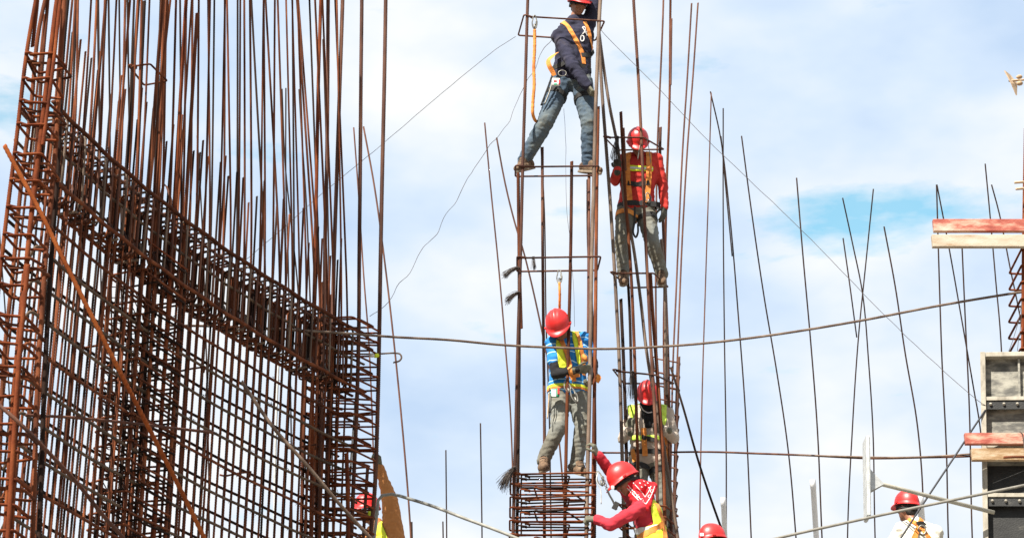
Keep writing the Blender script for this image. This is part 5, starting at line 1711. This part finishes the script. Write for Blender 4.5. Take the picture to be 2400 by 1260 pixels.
w4.strap('headphone_cord', [(1498, 943), (1503, 952), (1510, 962), (1520, 967), (1528, 965)], .010, 'print_white', objs=[scf], off=.002)
w4.patch('vest_panel', [(1471, 948), (1486, 945), (1488, 972), (1480, 985), (1474, 970)], 'neon_g', off=.008)
w4.patch('vest_panel', [(1548, 946), (1562, 946), (1561, 985), (1556, 1000), (1548, 985)], 'neon_g', off=.008)
w4.patch('vest_band', [(1480, 1020), (1546, 1020), (1546, 1031), (1480, 1031)], 'neon_g', off=.009)
w4.patch('vest_back', [(1478, 945), (1566, 945), (1560, 1040), (1478, 1040)], 'neon_g', off=.008, back=True)
w4.strap('harness_strap', [(1508, 1002), (1510, 1020), (1512, 1045), (1512, 1068)], .055, 'orange_web', off=.016)
w4.strap('chest_strap', [(1504, 1024), (1515, 1026), (1535, 1032)], .045, 'black_web', off=.020)
w4.belt('waist_belt', (1520, 1066), 20.12, .05, 'black_web')
w4.strap('harness_strap', [(1484, 1052), (1486, 1066), (1490, 1082)], .05, 'orange_web', off=.012)
w4.strap('harness_strap', [(1554, 1022), (1560, 1040), (1562, 1062), (1560, 1080)], .05, 'orange_web', off=.012)
w4.thigh_loop('R', .2, .06, 'black_web'); w4.thigh_loop('L', .25, .06, 'black_web')

# ---- 5: crimson shirt, bandana on the nape, reaching up to the first cage
J = joints(18.75, head=(1466, 1128, .0), neck=(1490, 1160, .04), chest=(1513, 1200, .04), pelvis=(1540, 1282, .06),
           shoulderL=(1502, 1190, -.15), shoulderR=(1480, 1164, .22), elbowL=(1430, 1230, -.22), wristL=(1398, 1216, -.10),
           elbowR=(1432, 1106, .18), wristR=(1400, 1064, .06), hipL=(1540, 1298, -.06), hipR=(1545, 1298, .16),
           kneeL=(1512, 1386, -.10), kneeR=(1500, 1392, .16), ankleL=(1540, 1478, -.06), ankleR=(1530, 1478, .18), toeL=(1490, 1486, -.06), toeR=(1480, 1486, .18))
for s_ in 'LR':
    J['ankle' + s_].z = DECK + .13; J['toe' + s_].z = DECK + .11
    J['knee' + s_].z = (J['hip' + s_].z + J['ankle' + s_].z) / 2
w5 = Person('worker in a crimson shirt with a red bandana down the neck, reaching up', J,
            dict(face=(-.80, -.22, -.52), head_up=(-.35, -.1, 1), shirt='crimson', trousers='jeans_mud', seed=16, wr=.013, hat_s=1.08))
hand(w5.t, J['wristR'], along(J['elbowR'], J['wristR']) + Vector((.1, 0, .55)), (-.6, .2, 0), 'glove', side=1, curl=(42, 60, 42))
hand(w5.t, J['wristL'], (-1, .05, .1), (0, .5, -.5), 'glove', side=-1, curl=(58, 70, 50))
HRw = w5.HR; hd = J['head']
pr = [ell(hd - HRw @ Vector((0, .03, .05)), HRw, .088, .098, .080), rc(hd - HRw @ Vector((0, .075, .05)), .060, J['neck'] + Vector((.06, -.02, .02)), .070),
      rc(J['neck'] + Vector((.02, -.05, .0)), .085, P(1520, 1150, 18.72), .070), rc(J['neck'] + Vector((.0, -.08, -.04)), .075, P(1512, 1188, 18.56), .035), rc(P(1500, 1140, 18.68), .07, P(1530, 1140, 18.74), .045), rc(P(1528, 1145, 18.7), .045, P(1517, 1190, 18.56), .030)]
bd = blob('bandana', pr, .009, 'bandana', w5.t, 3, .010)
for pl_ in ([(1472, 1136), (1480, 1145), (1492, 1158), (1508, 1176), (1514, 1180)], [(1514, 1180), (1522, 1168), (1530, 1150), (1534, 1138)], [(1470, 1142), (1482, 1156), (1498, 1172), (1512, 1186)], [(1484, 1130), (1498, 1145), (1512, 1164)], [(1512, 1164), (1520, 1152), (1526, 1138)]):
    w5.strap('bandana_print', pl_, .006, 'print_white', objs=[bd], off=.002, thick=.001)
for (u, v) in ((1478, 1146), (1486, 1154), (1495, 1162), (1504, 1171), (1522, 1162), (1527, 1150)):
    w5.strap('bandana_print', [(u + 4 * math.cos(a), v + 4 * math.sin(a)) for a in [k * .6 for k in range(10)]], .004, 'print_white', objs=[bd], off=.002, thick=.001)
for (u, v) in ((1491, 1122), (1500, 1131), (1509, 1127), (1512, 1136), (1518, 1131), (1521, 1142), (1504, 1140)):
    w5.strap('bandana_print', [(u - 1.5, v - 1), (u, v), (u + 1.5, v + 1)], .010, 'print_white', objs=[bd], off=.002, thick=.001)
w5.patch('vest_panel', [(1522, 1180), (1534, 1160), (1556, 1180), (1562, 1290), (1470, 1290), (1462, 1228), (1490, 1240), (1532, 1228)], 'neon', off=.010, both=True)
w5.patch('vest_band', [(1480, 1238), (1545, 1228), (1545, 1242), (1490, 1252)], 'silver', off=.014)
w5.strap('harness_strap', [(1498, 1262), (1515, 1250), (1535, 1238), (1552, 1228)], .058, 'orange_web', off=.018)
w5.strap('harness_strap', [(1536, 1182), (1545, 1205), (1553, 1235), (1556, 1262)], .055, 'orange_web', off=.018)
w5.belt('waist_belt', (1540, 1282), 18.82, .05, 'orange_web', off=.014)
# chain lanyard to the stirrups
ln = w5.line('lanyard', px([(1445, 1192, 18.55), (1436, 1172, 18.6), (1428, 1158, 18.65), (1424, 1148, 18.68)], 0), .010, 'black_web')
for k in range(8):
    c_ = P(1424 - k * 1.6, 1148 - k * 4.2, 18.68)
    rg = [Vector((.012 * math.cos(a) * (1 if k % 2 else .3), .012 * math.cos(a) * (.3 if k % 2 else 1), .016 * math.sin(a))) + c_ - w5.t.location for a in [2 * PI * q / 8 for q in range(8)]]
    V, Fc = tube(rg, .0035, 5, closed=True); mesh_obj('chain_link', V, Fc, 'steel', ln)
w5.snap_hook(P(1400, 1104, 18.72), P(1412, 1136, 18.70), .030, parent=ln)
w5.small_box('plate_ring', 1443, 1184, 18.54, .05, .08, .012, 'black_web', rot=.5, parent=ln)
w5.line('hanging_tool', px([(1402, 1105, 18.72), (1398, 1125, 18.7), (1408, 1148, 18.7), (1409, 1180, 18.7)], 0), .005, 'galv', parent=ln)
w5.small_box('helmet_clip', 1436, 1141, 18.60, .03, .03, .02, 'white_tape')

# ---- 6: only the helmet shows above the frame's lower edge
p0 = P(1672, 1262, 20.0)
def standing(base_uv, Y0, face, head_z, lat):
    """upright joints hung from a head position; lat = unit vector towards the person's left"""
    h = P(base_uv[0], base_uv[1], Y0)
    lat = Vector(lat).normalized(); f_ = Vector((face[0], face[1], 0)).normalized()
    g = DECK
    H = h.z - g
    s = H / 1.62
    J = dict(head=h, neck=h + Vector((0, 0, -.16 * s)) - f_ * .02, chest=h + Vector((0, 0, -.36 * s)) - f_ * .03, pelvis=h + Vector((0, 0, -.72 * s)) - f_ * .02)
    for n_, sg in (('L', 1), ('R', -1)):
        J['shoulder' + n_] = h + Vector((0, 0, -.24 * s)) + lat * sg * .175 - f_ * .03
        J['elbow' + n_] = h + Vector((0, 0, -.52 * s)) + lat * sg * .22
        J['wrist' + n_] = h + Vector((0, 0, -.68 * s)) + lat * sg * .16 + f_ * .2
        J['hip' + n_] = h + Vector((0, 0, -.80 * s)) + lat * sg * .09
        J['knee' + n_] = Vector((h.x, h.y, g + .48 * s)) + lat * sg * .10 + f_ * .03
        J['ankle' + n_] = Vector((h.x, h.y, g + .13)) + lat * sg * .11
        J['toe' + n_] = J['ankle' + n_] + f_ * .2 + Vector((0, 0, -.02))
    return J
J = standing((1672, 1269), 20.0, (-1, -.25), 0, (-.25, -1, 0) if False else (.25, -1, 0))
w6 = Person('worker showing only a red helmet below the short white pipe', J, dict(face=(-.95, -.3, -.12), shirt='beige', trousers='jeans', seed=20, hat_s=1.0))
hand(w6.t, J['wristL'], (-1, -.1, .1), (0, .2, -1), 'glove', side=1, curl=(25, 30, 25))
hand(w6.t, J['wristR'], (-1, .1, .1), (0, .2, -1), 'glove', side=-1, curl=(25, 30, 25))
w6.small_box('helmet_clip', 1645, 1252, 19.9, .04, .035, .02, 'white_tape')

# ---- 7: cream shirt seen from behind
J = standing((2126, 1190), 19.0, (-.35, 1), 0, (-1, -.3, 0))
lean = Vector((.10, -.02, 0))
for n_ in ('chest', 'shoulderL', 'shoulderR', 'neck'):
    J[n_] = J[n_] + Vector((.07 if n_ != 'neck' else .05, -.03, -.02))
J['pelvis'] += Vector((.06, 0, 0)); J['hipL'] += Vector((.05, 0, 0)); J['hipR'] += Vector((.05, 0, 0))
J['elbowL'] += Vector((-.06, .05, 0)); J['elbowR'] += Vector((.07, .05, 0))
w7 = Person('worker in a cream shirt and orange harness seen from behind', J, dict(face=(-.55, .80, .12), shirt='white_shirt', trousers='jeans', seed=24, wr=.012, hat_s=.93))
hand(w7.t, J['wristL'], (-.3, 1, .1), (0, 0, -1), 'glove', side=1, curl=(25, 30, 25))
hand(w7.t, J['wristR'], (-.3, 1, .1), (0, 0, -1), 'glove', side=-1, curl=(25, 30, 25))
w7.strap('harness_strap', [(2120, 1212), (2132, 1219), (2146, 1226), (2158, 1236), (2180, 1265), (2190, 1285)], .050, 'orange_web', off=.006)
w7.strap('harness_strap', [(2158, 1204), (2158, 1216), (2154, 1230), (2148, 1245), (2140, 1266), (2132, 1290)], .050, 'orange_web', off=.010)
w7.strap('back_pad', [(2147, 1230), (2157, 1227), (2167, 1234)], .055, 'black_web', off=.016, thick=.006)
c_ = P(2160, 1243, 18.70)
hit = w7.bvh().ray_cast(CAM, ray(2160, 1243).normalized())
if hit[0] is not None: c_ = hit[0] + Vector((0, -.03, 0))
rg = [c_ + Vector((.034 * math.cos(a), 0, .046 * math.sin(a))) - w7.t.location for a in [2 * PI * q / 16 for q in range(16)]]
V, Fc = tube(rg, .0075, 7, closed=True); mesh_obj('d_ring', V, Fc, 'steel', w7.t)
w7.belt('waist_belt', (2142, 1330), 19.0, .05, 'black_web')

# ---- 8: tan sleeve raised behind the wall's end column
J = standing((862, 1198), 19.62, (-.55, -.8), 0, (.8, -.5, 0))
J['shoulderL'] = P(924, 1268, 19.5); J['elbowL'] = P(914, 1172, 19.42); J['wristL'] = P(889, 1092, 19.38)
J['neck'] = P(884, 1228, 19.6); J['chest'] = P(893, 1290, 19.62); J['shoulderR'] = P(862, 1262, 19.68)
J['elbowR'] = P(850, 1320, 19.5); J['wristR'] = P(862, 1290, 19.25)
w8 = Person('worker in a tan shirt raising an arm behind the wall end column', J, dict(face=(-.6, -.75, -.15), shirt='tan_shirt', trousers='jeans', seed=28, wr=.011, fat=.024))
hand(w8.t, J['wristL'], (-.2, -.2, 1), (-.6, -.6, 0), 'glove', side=1, curl=(45, 60, 40))
hand(w8.t, J['wristR'], (0, -.3, 1), (0, -1, 0), 'glove', side=-1, curl=(45, 60, 40))
w8.patch('vest_panel', [(888, 1226), (896, 1222), (910, 1262), (906, 1420), (880, 1420), (882, 1262)], 'neon', off=.010, both=True)
